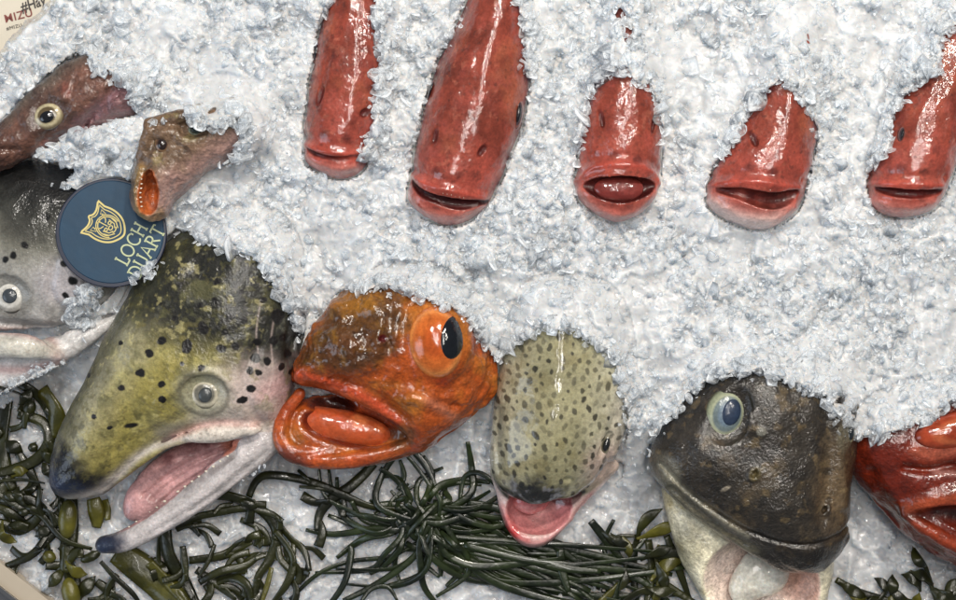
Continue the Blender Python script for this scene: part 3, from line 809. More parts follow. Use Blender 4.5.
# ---------------------------------------------------------------- speckled trout head seen from above
def trout():
    t = Thing('trout_head', (560, 430), 0, 'speckled pale olive trout head seen from above with a pink mouth, resting on dark seaweed', 'fish head', zmid=55)
    up = [(490, 462), (492, 425), (496, 388), (502, 350), (512, 310), (530, 280), (590, 275), (622, 300), (634, 345), (636, 390), (630, 430), (618, 458),
          (600, 478), (582, 492), (562, 502), (534, 508), (511, 499), (497, 484)]
    s = Sculpt((478, 268, -14), (650, 566, 112), 1.4)
    s.add(puff(up, lambda X, Y: 52 - 14 * sst(420, 510, Y), 66, 46, sig=6), 0)
    s.add(puff([(490, 468), (497, 499), (509, 535), (525, 552), (545, 551), (562, 537), (584, 512), (610, 486), (622, 464), (560, 458), (520, 462)], 22, 26, 20, sig=4), 5)
    cav = ((540, 512, 40), (34, 27, 24), -8)
    s.cut(ell(*cav), 3)
    s.groove([(503, 512), (512, 534), (528, 546), (548, 544), (572, 524)], 4, -2.2, 20)
    s.groove([(600, 480), (608, 462), (604, 440), (612, 415)], 4, 2.2, 40)
    s.groove([(622, 462), (626, 430), (624, 400)], 4, 2.0, 30)
    s.groove([(500, 470), (498, 440), (500, 410)], 4, 1.6, 40)
    s.groove([(556, 330), (552, 390), (545, 450), (535, 495)], 16, -2.2, 50)
    s.cut(ell((604, 443, s.top(604, 443) + 2), (7, 14, 6), 18), 3)
    s.cut(ell((567, 478, s.top(567, 478) + 1.5), (5, 3, 4)), 2)
    s.cut(ell((540, 482, s.top(540, 482) + 1.5), (4, 2.6, 3)), 2)
    s.lump(1.0, 26, 3, 64)
    V, Q = refine(*s.mesh(2))
    p = Paint(V, (172, 168, 144)); x, y = p.x, p.y
    mid = np.abs(x - (556 - 0.12 * (y - 400)) )
    p.mix((140, 135, 98), (1 - sst(14, 50, mid + 10 * p.n(30, 1))) * 0.7)
    p.mix((124, 116, 80), sst(0.0, 0.4, p.n(20, 2)) * 0.6); p.mix((206, 200, 176), sst(0.1, 0.4, p.n(12, 22)) * sst(24, 50, mid) * 0.5)
    p.mix((186, 182, 168), sst(46, 64, mid) * 0.6)
    p.mix((200, 176, 166), p.blob(612, 468, 26, 30, 20, 0.5, 0.3) * 0.8)
    p.mix((176, 168, 152), p.blob(626, 420, 16, 44, 0, 0.5, 0.3) * 0.6)
    p.mix((140, 132, 100), p.blob(520, 400, 22, 60, 0, 0.6) * 0.4)
    # speckles
    r2 = random.Random(4); pts = []
    for _ in range(6000):
        a, b = r2.uniform(488, 642), r2.uniform(284, 498)
        if all((a - q[0]) ** 2 + (b - q[1]) ** 2 > 7.9 ** 2 for q in pts): pts.append((a, b))
        if len(pts) > 330: break
    for i, (a, b) in enumerate(pts):
        ra = r2.uniform(1.3, 2.8)
        p.mix((44, 42, 34), p.blob(a, b, ra, ra * r2.uniform(1.0, 2.1), (a - 560) * 0.5 + r2.uniform(-35, 35), 0.25, 0.5, i) * r2.uniform(0.35, 0.95) * (p.z > 40))
    nose = p.blob(528, 493, 32, 17, 4, 0.5, 0.8, 7) * (p.z > 30)
    p.mix((24, 26, 32), nose * 0.95); p.mix((150, 150, 160), nose * sst(0.0, 0.4, p.n(8, 8)) * 0.65); p.mix((20, 21, 26), nose * sst(0.1, 0.35, p.n(4, 18)) * 0.6)
    p.mix((36, 34, 36), p.line([(500, 488), (514, 500), (532, 507), (560, 503), (585, 494)], 3.2) * (p.z > 26))
    jawm = p.inside([(488, 474), (494, 500), (506, 536), (524, 556), (548, 555), (570, 540), (594, 512), (612, 482), (590, 496), (560, 506), (532, 511), (508, 502), (496, 488)], 2)
    p.mix((226, 200, 194), jawm)
    p.mix((186, 116, 116), p.ellw(*cav) * (p.z < 36)); p.mix((80, 34, 36), p.ellw((560, 500, 34), (24, 12, 18), -15) * 0.8)
    p.mix((208, 140, 140), jawm * p.line([(503, 512), (512, 534), (528, 546), (548, 544), (572, 524), (594, 500)], 6) * 0.8)
    p.mix((186, 30, 34), p.blob(512, 537, 10, 6, 60, 0.7, 0.7, 9) * 0.9)
    p.mix((196, 60, 60), jawm * p.line([(506, 522), (515, 536), (528, 543)], 4) * 0.5)
    p.mix((226, 216, 214), jawm * (1 - sst(0, 6, p.z)) * 0.6)
    done(t, 'head', s, V, Q, p, M_TROUT, [(470, 580), (486, 420), (494, 385), (505, 350), (514, 342), (528, 333), (541, 322), (556, 328), (574, 330), (586, 337), (598, 344),
         (608, 352), (613, 366), (616, 384), (622, 398), (626, 420), (632, 440), (640, 470), (600, 580)], tone=0.85)
    zt = s.top(604, 443)
    eye(t, (604, 443, zt - 3), (6, 12, 6), 18, [(90, (70, 66, 54)), (64, (150, 144, 120)), (50, (90, 86, 70))], (605, 443, 3.6, 7, 18), (30, 32, 34))
    s2 = Sculpt((504, 480, 6), (572, 536, 46), 1.3)
    s2.add(ell((532, 504, 22), (20, 15, 12), -4), 0).lump(1.0, 14, 2, 66)
    V, Q = s2.mesh(1); q = Paint(V, (206, 120, 120)); q.mix((226, 170, 168), sst(0, 0.5, q.n(14, 3)) * 0.6)
    t.part('tongue', V, Q, M_FLESH, q.c)
trout()

# ---------------------------------------------------------------- dark brown broad head
def dark_broad():
    t = Thing('fish_head', (755, 480), 0, 'broad dark brown fish head with a blue grey eye and drooping pale lower jaw', 'fish head', zmid=60)
    up = [(650, 470), (652, 440), (668, 412), (688, 385), (715, 352), (770, 340), (830, 356), (858, 395), (858, 440), (851, 485), (848, 528), (838, 556), (818, 575),
          (792, 579), (764, 567), (742, 549), (716, 535), (692, 516), (668, 493)]
    s = Sculpt((640, 330, -34), (870, 668, 134), 1.6)
    s.add(puff(up, 56, 70, 58, sig=7), 0)
    jaw = [(668, 490), (674, 528), (684, 562), (704, 600), (730, 640), (790, 660), (826, 640), (838, 600), (842, 560), (820, 540), (760, 530), (700, 500)]
    s.add(puff(jaw, 30, 28, 20, sig=4), 6)
    cav = ((764, 594, 56), (62, 56, 40), 8)
    s.cut(ell(*cav), 5)
    lip = [(656, 456, 60, 4.5), (664, 474, 67, 5), (688, 500, 73, 5.5), (720, 524, 77, 6), (752, 545, 78, 8), (785, 560, 76, 10), (815, 558, 72, 9), (842, 538, 62, 7)]
    s.add(cap(lip), 5)
    s.groove([(660, 462), (680, 484), (712, 508), (748, 528), (790, 538), (830, 532), (848, 522)], 2.6, 2.8, 60)
    s.groove([(670, 486), (700, 512), (740, 540)], 3, 1.6, 55)
    s.groove([(722, 392), (736, 404), (742, 424)], 6, -3, 70)
    s.groove([(758, 385), (768, 440), (772, 500)], 22, -4, 70)
    s.groove([(812, 395), (818, 450), (812, 510)], 8, 3, 60)
    s.groove([(828, 400), (832, 440), (838, 500)], 8, -3, 50)
    s.add(ell((836, 432, 84), (11, 20, 14), 5), 5)
    s.cut(ell((720, 411, s.top(720, 411) + 2), (24, 29, 8), 15), 4)
    for a, b, r in ((745, 468, 4.2), (815, 504, 3.6)):
        z = s.top(a, b); s.add(ell((a, b, z), (r + 2.5, r + 4, 3.5), 30), 2); s.cut(ell((a, b, z + 2), (r - 1.2, r + .5, 6), 30), 1)
    s.add(ell((751, 427, s.top(751, 427)), (5, 5, 3)), 2)
    s.lump(1.6, 26, 4, 74)
    V, Q = refine(*s.mesh(1))
    p = Paint(V, (48, 43, 37)); x, y = p.x, p.y
    p.mix((36, 32, 28), sst(-0.1, 0.4, p.n(34, 1)) * 0.75)
    p.mix((92, 78, 58), sst(0.1, 0.5, p.n(20, 2)) * 0.5)
    p.mix((112, 92, 66), p.blob(828, 485, 22, 44, 0, 0.6, 0.4) * 0.6)
    p.mix((116, 98, 68), sst(0.18, 0.42, p.n(9, 14)) * 0.45); p.mix((24, 21, 19), sst(0.15, 0.4, p.n(13, 15)) * 0.6)
    p.mix((30, 27, 25), p.blob(795, 556, 56, 22, 12, 0.5, 0.2) * 0.75)
    L = [(660, 462), (680, 486), (712, 512), (742, 532)]
    p.mix((120, 116, 98), p.line([(660, 476), (680, 502), (712, 528), (745, 550)], 9) * 0.65 * (p.z > 45))
    p.mix((160, 156, 138), p.line(L, 2.6) * 0.5)
    p.mix((150, 146, 128), p.blob(664, 466, 10, 14, -30, 0.5) * 0.4)
    p.mix((130, 116, 74), p.blob(745, 468, 5.5, 7, 30, 0.3) * 0.45); p.mix((150, 140, 124), p.blob(718, 483, 5, 2, -30) * 0.7)
    p.mix((130, 128, 118), p.blob(751, 427, 4.4, 4.4, 0, 0.3) * 0.8)
    p.mix((104, 98, 80), p.blob(836, 432, 9, 16, 5, 0.3) * 0.7)
    lowj = sst(0, 5, p.inside(jaw, 2) * 6) * (p.z < 54 - 0.0 * x) * (y > 486)
    lowj = lowj * (1 - sst(50, 58, p.z))
    p.mix((236, 228, 200), lowj)
    p.mix((176, 156, 96), lowj * sst(0.0, 0.5, p.n(24, 4)) * 0.7)
    p.mix((128, 124, 92), lowj * p.blob(682, 560, 16, 34, 20, 0.6, 0.6) * 0.6)
    c = p.ellw(*cav) * (y > 505)
    p.mix((245, 224, 212), c * (p.z < 58)); p.mix((206, 196, 188), c * sst(0, 0.4, p.n(18, 6)) * 0.7 * (p.z < 58)); p.mix((206, 140, 112), c * p.blob(815, 585, 24, 34, 0, 0.6, 0.4) * 0.7)
    p.mix((104, 70, 68), c * p.blob(705, 528, 16, 18, 20, 0.6) * 0.8)
    done(t, 'head', s, V, Q, p, M_DARK, [(630, 680), (640, 470), (653, 440), (662, 422), (676, 410), (690, 394), (704, 384), (716, 374), (736, 376), (752, 370), (770, 368), (780, 380),
         (796, 384), (806, 392), (820, 396), (832, 402), (844, 424), (852, 434), (870, 470), (870, 680)])
    zt = s.top(720, 411)
    eye(t, (720, 411, zt - 5), (20.5, 26, 12), 15, [(90, (74, 74, 58)), (70, (120, 126, 104)), (54, (146, 150, 126)), (42, (96, 108, 110)), (26, (92, 108, 122))],
        (724, 409, 9, 13, 15), (40, 52, 72), mat=M_DULL)
    zt = s.top(841, 430)
    eye(t, (841, 430, zt - 5), (7, 13, 7), 5, [(90, (84, 80, 64)), (60, (120, 118, 96)), (40, (90, 92, 80))], (843, 430, 3.4, 7, 5), (30, 36, 40))
    s2 = Sculpt((730, 536, 14), (812, 628, 62), 1.4)
    s2.add(ell((768, 578, 36), (27, 24, 12), -14), 0).add(ell((752, 590, 32), (18, 22, 10), 20), 8).lump(2.4, 16, 3, 76)
    V, Q = s2.mesh(1); q = Paint(V, (196, 192, 180)); q.mix((222, 222, 214), sst(0, 0.4, q.n(14, 3)) * 0.7); q.mix((190, 150, 138), (1 - sst(26, 36, q.z)) * 0.6)
    t.part('tongue', V, Q, M_FLESH, q.c)
dark_broad()

# ---------------------------------------------------------------- the row of red heads
def red_head(label, outline, open_poly, mouth_u, mouth_l, cav, eyes, pits, H=40, R=40, zc=86, seed=1, pale=0.0, dark=0.0, tongue=None, teeth=None):
    o = np.array(outline, float); lo = o.min(0) - 8; hi = o.max(0) + 8
    t = Thing('red_fish_head', ((lo[0] + hi[0]) / 2, (lo[1] + hi[1]) / 2), 40, label, 'fish head', 'red heads in a row in the ice', zmid=zc)
    s = Sculpt((lo[0], lo[1], zc - H - 6), (hi[0], hi[1], zc + H + 14), 1.3)
    s.add(puff(outline, H, R, zc, sig=5), 0)
    ctr = o.mean(0)
    s.groove(mouth_u, 3.0, -1.5, zc - 6)
    s.groove(np.array(mouth_u) - (0, 9), 4.0, 1.2, zc - 4)
    s.groove(mouth_l, 4.5, -1.6, zc - 14)
    zs = [s.top(q[0], q[1] - 2) for q in cav]
    cz = max(zs)
    cp = cap([(q[0], q[1], z - 0.5 * q[2], q[2]) for q, z in zip(cav, zs)])
    s.cut(cp, 2.0)
    tip = np.array(mouth_u[len(mouth_u) // 2], float); back = o[o[:, 1] < ctr[1] - 20].mean(0)
    ax = back - tip; ax /= np.linalg.norm(ax); nr_ = np.array([-ax[1], ax[0]]); ln_ = np.linalg.norm(back - tip)
    wd = np.ptp(o[:, 0]) * 0.16
    for q in (-1, 1):                                             # two low ridges along the skull
        s.groove([tip + ax * ln_ * f + nr_ * q * wd * (0.7 + 0.3 * math.sin(6 * f)) for f in (0.2, 0.45, 0.7, 1.0, 1.3)], 5, -0.8, zc)
    for k, (a, b, ra, rb, rot) in enumerate(pits):
        s.cut(ell((a, b, s.top(a, b) + 0.5), (ra, rb, 3.2), rot), 1.6)
    ub = catmull(mouth_u, 5)
    s.lump(1.5, 22, 4, seed * 7)
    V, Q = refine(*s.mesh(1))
    p = Paint(V, (130, 58, 44)); x, y = p.x, p.y
    p.mix((92, 40, 30), sst(-0.1, 0.5, p.n(40, seed)) * 0.7)
    p.mix((152, 82, 58), sst(0.05, 0.5, p.n(30, seed + 1)) * 0.6)
    ym = np.mean([q[1] for q in mouth_u])
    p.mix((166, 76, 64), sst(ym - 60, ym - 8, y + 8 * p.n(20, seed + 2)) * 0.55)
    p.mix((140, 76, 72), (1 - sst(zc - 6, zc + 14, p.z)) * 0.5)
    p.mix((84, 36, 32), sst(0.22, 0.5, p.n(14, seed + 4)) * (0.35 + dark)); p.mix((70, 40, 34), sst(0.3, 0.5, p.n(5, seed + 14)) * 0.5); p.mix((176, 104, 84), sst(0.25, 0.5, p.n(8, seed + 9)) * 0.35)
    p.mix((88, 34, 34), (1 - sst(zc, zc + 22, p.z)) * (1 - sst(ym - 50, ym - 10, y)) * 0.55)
    p.mix((176, 72, 58), p.line(mouth_u, 4) * 0.5)
    p.mix((180, 80, 68), p.line(mouth_l, 9) * 0.5)
    p.mix((206, 150, 140), p.line(np.array(mouth_l) + (0, 2), 6) * 0.4 * (p.n(16, seed + 20) > -0.3))
    p.mix((150, 70, 60), sst(0.0, 0.4, p.n(11, seed + 30)) * 0.4)
    if pale:
        p.mix((214, 190, 184), (p.line(np.array(mouth_l) + (-4, 3), 9) * (1 - sst(ctr[0] - 10, ctr[0] + 26, x))) * pale)
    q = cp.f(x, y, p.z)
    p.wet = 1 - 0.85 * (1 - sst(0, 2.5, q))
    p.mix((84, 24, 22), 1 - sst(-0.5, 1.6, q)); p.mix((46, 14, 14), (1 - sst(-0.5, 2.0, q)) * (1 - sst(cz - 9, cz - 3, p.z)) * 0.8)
    for a, b, ra, rb, rot in pits:
        p.mix((70, 22, 22), p.blob(a, b, ra, rb, rot, 0.4) * 0.9); p.wet *= 1 - 0.9 * p.blob(a, b, ra + 2, rb + 2, rot, 0.3)
    for (a, b) in [(np.mean(ub[:, 0]) - 8, ym - 16), (np.mean(ub[:, 0]) + 14, ym - 12)]:
        p.mix((66, 28, 26), p.blob(a, b, 5, 4, 0, 0.6, 0.5, seed) * 0.6)
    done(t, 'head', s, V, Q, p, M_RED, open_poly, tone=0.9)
    for (a, b, ra, rb, rot) in eyes:
        zt = s.top(a, b)
        eye(t, (a, b, zt - 3), (ra, rb, 7), rot, [(90, (90, 40, 36)), (66, (120, 84, 80)), (50, (60, 50, 54))], (a, b, ra * .55, rb * .6, rot), (18, 18, 24))
    if tongue:
        a, b, ra, rb = tongue
        s2 = Sculpt((a - ra - 6, b - rb - 6, cz - 26), (a + ra + 6, b + rb + 6, cz + 6), 1.2)
        s2.add(ell((a, b, cz - 17), (ra, rb, 8)), 0).lump(0.8, 10, 2, seed)
        V, Q = s2.mesh(1); q = Paint(V, (104, 40, 36)); q.mix((130, 58, 52), sst(0, .5, q.n(10, 3)) * .5)
        t.part('tongue', V, Q, M_FLESH, q.c)
    if teeth:
        sp = [(a, b, s.top(a, b + 4) - 0.5, q) for a, b, q in teeth]
        Vt, Qt = cones(sp, 3.5, 0.9, (0, 3.5)); t.part('tooth_row', Vt, Qt, M_TOOTH)

red_head('brownish red fish head with a thin shut mouth, leftmost of the red row',
    [(305, 155), (306, 118), (312, 72), (320, 30), (330, -25), (350, -60), (380, -60), (392, -20), (395, 30), (392, 80), (386, 115), (376, 145), (362, 170), (342, 179), (322, 173), (309, 164)],
    [(290, 190), (296, 110), (306, 70), (318, 20), (330, 4), (340, -80), (376, -80), (378, 30), (386, 50), (384, 66), (380, 84), (381, 102), (374, 122), (372, 136), (362, 148), (380, 170), (350, 195)],
    [(306, 146), (318, 152), (335, 156), (352, 157), (365, 155)], [(308, 158), (320, 166), (338, 171), (356, 168)], [(309, 151, 1.2), (322, 158, 2.2), (340, 162, 2.6), (356, 160, 2.0), (364, 157, 1)],
    [(317, 52, 4.5, 13, 8)], [(323, 99, 3, 9, 12), (367, 116, 6, 4, -30)], H=38, R=46, seed=1, dark=0.3)
red_head('largest red fish head, with tiny teeth in its half open mouth',
    [(409, 190), (412, 168), (419, 132), (430, 90), (444, 50), (462, 12), (480, -30), (505, -40), (528, -10), (530, 40), (528, 88), (522, 122), (511, 152), (499, 182), (486, 206), (466, 221), (445, 225), (425, 216), (412, 204)],
    [(390, 230), (400, 160), (420, 90), (436, 50), (452, 22), (466, 4), (476, -60), (512, -60), (522, 10), (527, 20), (524, 44), (526, 70), (540, 100), (520, 170), (500, 240)],
    [(412, 176), (425, 186), (445, 193), (466, 197), (484, 200)], [(412, 198), (425, 212), (446, 218), (466, 215), (482, 205)], [(413, 183, 1.5), (424, 195, 4), (444, 203, 6), (464, 206, 5.5), (480, 204, 3), (488, 202, 1.5)],
    [(518, 116, 4.6, 15, 8), (431, 92, 2.5, 12, 18)], [(436, 140, 2.6, 8, 10), (482, 154, 3, 7, 35)], H=50, R=62, seed=2,
    teeth=[(444 + 4 * i, 193.5 + 0.8 * i, 1) for i in range(6)])
red_head('red fish head with its round mouth wide open and tongue showing',
    [(575, 190), (577, 162), (580, 130), (588, 95), (598, 60), (608, 10), (622, -20), (645, -20), (656, 30), (662, 80), (664, 120), (662, 155), (660, 182), (651, 202), (636, 216), (618, 222), (600, 216), (583, 204)],
    [(550, 230), (568, 180), (578, 132), (588, 100), (596, 84), (604, 78), (608, 70), (616, 66), (626, 68), (632, 82), (642, 88), (650, 86), (654, 98), (662, 104), (664, 130), (676, 170), (670, 200), (630, 240)],
    [(575, 182), (586, 172), (602, 168), (620, 168), (640, 170), (654, 177), (659, 184)], [(578, 192), (590, 206), (606, 215), (622, 217), (640, 209), (654, 194)], [(584, 187, 2.5), (597, 190, 9.5), (618, 191, 14), (639, 190, 9.5), (651, 187, 2.5)],
    [], [(599, 122, 2.4, 10, -8), (651, 126, 2.4, 10, 14)], H=45, R=52, seed=3, tongue=(617, 190, 25, 13))
HEADS.append((HEADS[-1][0], np.array([(614, 12), (622, 8), (632, 26), (636, 40), (626, 42), (620, 28)], float)))   # a gap in the ice over its back
red_head('red fish head with a pale whitish lower lip and half open mouth',
    [(708, 198), (710, 180), (722, 152), (742, 110), (756, 60), (770, 20), (800, 10), (818, 50), (820, 100), (815, 150), (808, 180), (798, 208), (782, 222), (762, 229), (738, 224), (716, 212)],
    [(690, 240), (700, 190), (716, 164), (728, 150), (738, 140), (744, 126), (748, 112), (758, 102), (762, 92), (772, 88), (782, 80), (790, 88), (798, 96), (806, 102), (812, 118), (820, 130), (830, 200), (780, 250)],
    [(710, 186), (728, 184), (750, 185), (774, 188), (796, 190)], [(710, 202), (728, 214), (750, 221), (772, 221), (792, 208)], [(714, 191, 1.5), (735, 196, 5), (756, 201, 8), (774, 201, 9), (790, 196, 5)],
    [], [(748, 142, 3, 9, -20)], H=43, R=54, seed=4, pale=0.9, teeth=[(738 + 5 * i, 189 + 0.4 * i, 0.8) for i in range(9)])
red_head('red fish head half buried in ice, rightmost of the red row',
    [(870, 196), (872, 165), (880, 128), (892, 85), (910, 50), (935, 10), (970, -10), (985, 30), (978, 90), (962, 145), (948, 185), (934, 208), (910, 218), (884, 214)],
    [(850, 220), (866, 176), (880, 156), (888, 148), (886, 130), (890, 116), (898, 106), (900, 94), (912, 88), (926, 78), (938, 70), (942, 56), (938, 44), (942, 34), (950, 26), (1000, 10), (1000, 180), (930, 240)],
    [(870, 184), (888, 186), (910, 188), (936, 188)], [(872, 202), (888, 208), (908, 210), (928, 204)], [(873, 190, 1.5), (888, 194, 4), (910, 196, 4.4), (934, 193, 2)],
    [(894, 137, 3.4, 8, 10)], [], H=41, R=50, seed=5, dark=0.15)
# ---------------------------------------------------------------- the ice
STEP = 1.35
GX = np.arange(-170, 1130, STEP); GY = np.arange(-190, 790, STEP)
X, Y = np.meshgrid(GX, GY, indexing='ij')

def facets(x, y, cell, tilt, lift, seed):
    """broken ice: every Voronoi cell is a small flat face with a tilt and a height of its own"""
    wx = x + cell * 0.35 * vnoise(x, y, 0, cell * 0.8, seed + 1); wy = y + cell * 0.35 * vnoise(x, y, 0, cell * 0.8, seed + 2)
    ix = np.floor(wx / cell); iy = np.floor(wy / cell)
    best = np.full(x.shape, 1e9); out = np.zeros(x.shape); second = np.full(x.shape, 1e9)
    for dx in (-1, 0, 1):
        for dy in (-1, 0, 1):
            cx, cy = ix + dx, iy + dy
            px = (cx + 0.1 + 0.8 * _hash(cx, cy, cx * 0, seed)) * cell; py = (cy + 0.1 + 0.8 * _hash(cx, cy, cx * 0, seed + 1)) * cell
            d = (wx - px) ** 2 + (wy - py) ** 2
            tx = (_hash(cx, cy, cx * 0, seed + 2) - 0.5) * 2 * tilt; ty = (_hash(cx, cy, cx * 0, seed + 3) - 0.5) * 2 * tilt
            h = (_hash(cx, cy, cx * 0, seed + 4) - 0.5) * 2 * lift + tx * (wx - px) + ty * (wy - py)
            m = d < best
            second = np.where(m, best, np.minimum(second, d)); out = np.where(m, h, out); best = np.where(m, d, best)
    return out, np.sqrt(second) - np.sqrt(best)

# big shape: a bank of crushed ice above, a thin smooth sheet in front where the seaweed lies
edge = np.interp(X[:, 0], [-170, 0, 60, 150, 270, 330, 480, 520, 630, 660, 850, 960, 1130], [372, 372, 385, 425, 440, 452, 458, 462, 505, 498, 480, 470, 460])[:, None]
edge = edge + 12 * fbm(X, Y, 0, 60, 3, 71)
bank = 1 - sst(-95, 0, Y - edge)
base = 4 + 58 * bank + 26 * (1 - sst(150, 340, Y)) + 0.045 * np.clip(120 - Y, 0, None) * bank
left = (1 - sst(60, 200, X)) * sst(120, 200, Y) * bank
base = base - 10 * left
base = base + bank * (15 * fbm(X, Y, 0, 130, 3, 61) + 6 * fbm(X, Y, 0, 40, 3, 62))

f1, e1 = facets(X, Y, 17.0, 0.5, 3.4, 5)
f2, e2 = facets(X, Y, 7.5, 0.5, 1.5, 25)
f3, e3 = facets(X, Y, 34.0, 0.3, 4.0, 45)
calm = sst(-0.1, 0.4, fbm(X, Y, 0, 80, 3, 63) + 0.25 * sst(560, 900, X) * (Y < 120) + 0.15 * (1 - sst(60, 260, X)) * (Y < 60))                       # patches where the ice has melted smooth
f1 = blur2(f1, 0.8); f3 = blur2(f3, 1.0)
crush = 0.8 * f1 * (1 - 0.7 * calm) + 0.8 * f2 * (1 - 0.5 * calm) + f3 * 0.6 + 0.5 * fbm(X, Y, 0, 5, 2, 64)
smooth_front = 0.35 * f3 + 2.0 * fbm(X, Y, 0, 55, 3, 65) + 0.8 * fbm(X, Y, 0, 11, 3, 66) + 0.45 * f2 + 0.35 * f1

# heads: where their backs are, and where they lie open
nx, ny = X.shape
htop = np.full((nx, ny), -1e3)
openm = np.full((nx, ny), -1e3)
for V, op in HEADS:
    zc = V[:, 2].mean()
    i = np.round((V[:, 0] - GX[0]) / STEP).astype(int); j = np.round((V[:, 1] - GY[0]) / STEP).astype(int)
    ok = (i > 1) & (i < nx - 2) & (j > 1) & (j < ny - 2)
    for di in (-1, 0, 1):
        for dj in (-1, 0, 1):
            np.maximum.at(htop, (i[ok] + di, j[ok] + dj), V[ok, 2])
    a0, a1 = np.searchsorted(GX, [op[:, 0].min() - 20, op[:, 0].max() + 20]); b0, b1 = np.searchsorted(GY, [op[:, 1].min() - 20, op[:, 1].max() + 20])
    sd = poly_sd(op, X[a0:a1, b0:b1], Y[a0:a1, b0:b1])
    openm[a0:a1, b0:b1] = np.maximum(openm[a0:a1, b0:b1], sd)
under = htop > -500
open_sd = openm + 5.5 * fbm(X, Y, 0, 34, 3, 80) + 3.5 * fbm(X, Y, 0, 13, 3, 81)
ht = np.where(under, htop, 0)
soft = blur2(ht, 4) / np.maximum(blur2(under.astype(float), 4), 1e-3)
covered = under & (open_sd < 0)
near = blur2(covered.astype(float), 3)
ice = base + crush * np.clip(bank * 1.15, 0, 1) + smooth_front * (1 - bank)
lift = np.where(under, soft + 4 + 0.5 * (f1 + f2), -1e3)
lid = np.maximum(ice, lift)
w_open = sst(-1.0, 1.5, open_sd)
sunk = np.minimum(ice, np.where(under, htop - 16, 1e3))
ice = np.where(under, lid * (1 - w_open) + sunk * w_open, ice)
# the lid thins out over a few millimetres beside the heads instead of ending in a cliff
halo = blur2(np.where(covered, np.maximum(lid - base, 0), 0), 9) * 0.9
ice = np.where(under, ice, np.maximum(ice, base + crush * 0.8 + halo * sst(-14, -2, -np.clip(openm, -20, 20)) ))
# the bank ends at the top left, where the counter shows
cut = (X + Y * 0.98) + 8 * fbm(X, Y, 0, 26, 3, 91)
ice = ice - 130 * (1 - sst(51, 59, cut)) * (Y < 90)
ice = np.where(np.hypot(X - 111, Y - 233) < 57, np.minimum(ice, 78), ice)              # the round tag lies flat
def ice_at(px, py):
    i = np.clip(np.round((np.asarray(px) - GX[0]) / STEP).astype(int), 0, nx - 1); j = np.clip(np.round((np.asarray(py) - GY[0]) / STEP).astype(int), 0, ny - 1)
    return ice[i, j]

def to_bed(x, y, z, zr=None):
    """photo millimetres at height z -> metres on the bed"""
    k = (D - (z if zr is None else zr)) / D
    return np.stack([(x - 478) * k, (300 - y) * k, z], -1) / 1000

# ---- ice material: wet, milky, part clear
def ice_mat(name, clear, rough, tint=(0.86, 0.91, 0.96), sss=0.0, bump=0.5, bscale=160, coat=0.0, ior=1.31):
    m, nt, b = new_mat(name); L = nt.links
    tc = N(nt, 'ShaderNodeTexCoord')
    if tint: b.inputs['Base Color'].default_value = (*tint, 1)
    else:
        at = N(nt, 'ShaderNodeVertexColor', layer_name='Col'); L.new(at.outputs['Color'], b.inputs['Base Color'])
    b.inputs['IOR'].default_value = ior
    b.inputs['Coat Weight'].default_value = coat; b.inputs['Coat Roughness'].default_value = 0.05
    n1 = N(nt, 'ShaderNodeTexNoise'); n1.inputs['Scale'].default_value = 42; n1.inputs['Detail'].default_value = 5
    L.new(tc.outputs['Object'], n1.inputs['Vector'])
    mr = N(nt, 'ShaderNodeMapRange'); mr.inputs['From Min'].default_value = 0.32; mr.inputs['From Max'].default_value = 0.68
    mr.inputs['To Min'].default_value = max(clear - 0.25, 0); mr.inputs['To Max'].default_value = min(clear + 0.25, 1)
    L.new(n1.outputs['Fac'], mr.inputs['Value']); L.new(mr.outputs['Result'], b.inputs['Transmission Weight'])
    b.inputs['Roughness'].default_value = rough
    if sss:
        b.inputs['Subsurface Weight'].default_value = sss; b.inputs['Subsurface Radius'].default_value = (0.010, 0.013, 0.016)
        b.inputs['Subsurface Scale'].default_value = 1.0
    n2 = N(nt, 'ShaderNodeTexNoise'); n2.inputs['Scale'].default_value = bscale; n2.inputs['Detail'].default_value = 5; n2.inputs['Roughness'].default_value = 0.6
    L.new(tc.outputs['Object'], n2.inputs['Vector'])
    bp = N(nt, 'ShaderNodeBump'); bp.inputs['Strength'].default_value = bump; bp.inputs['Distance'].default_value = 0.003
    L.new(n2.outputs['Fac'], bp.inputs['Height']); L.new(bp.outputs['Normal'], b.inputs['Normal'])
    return m
M_BED = ice_mat('packed_ice', 0.0, 0.25, None, 1.0, 0.35, 170, coat=0.4)
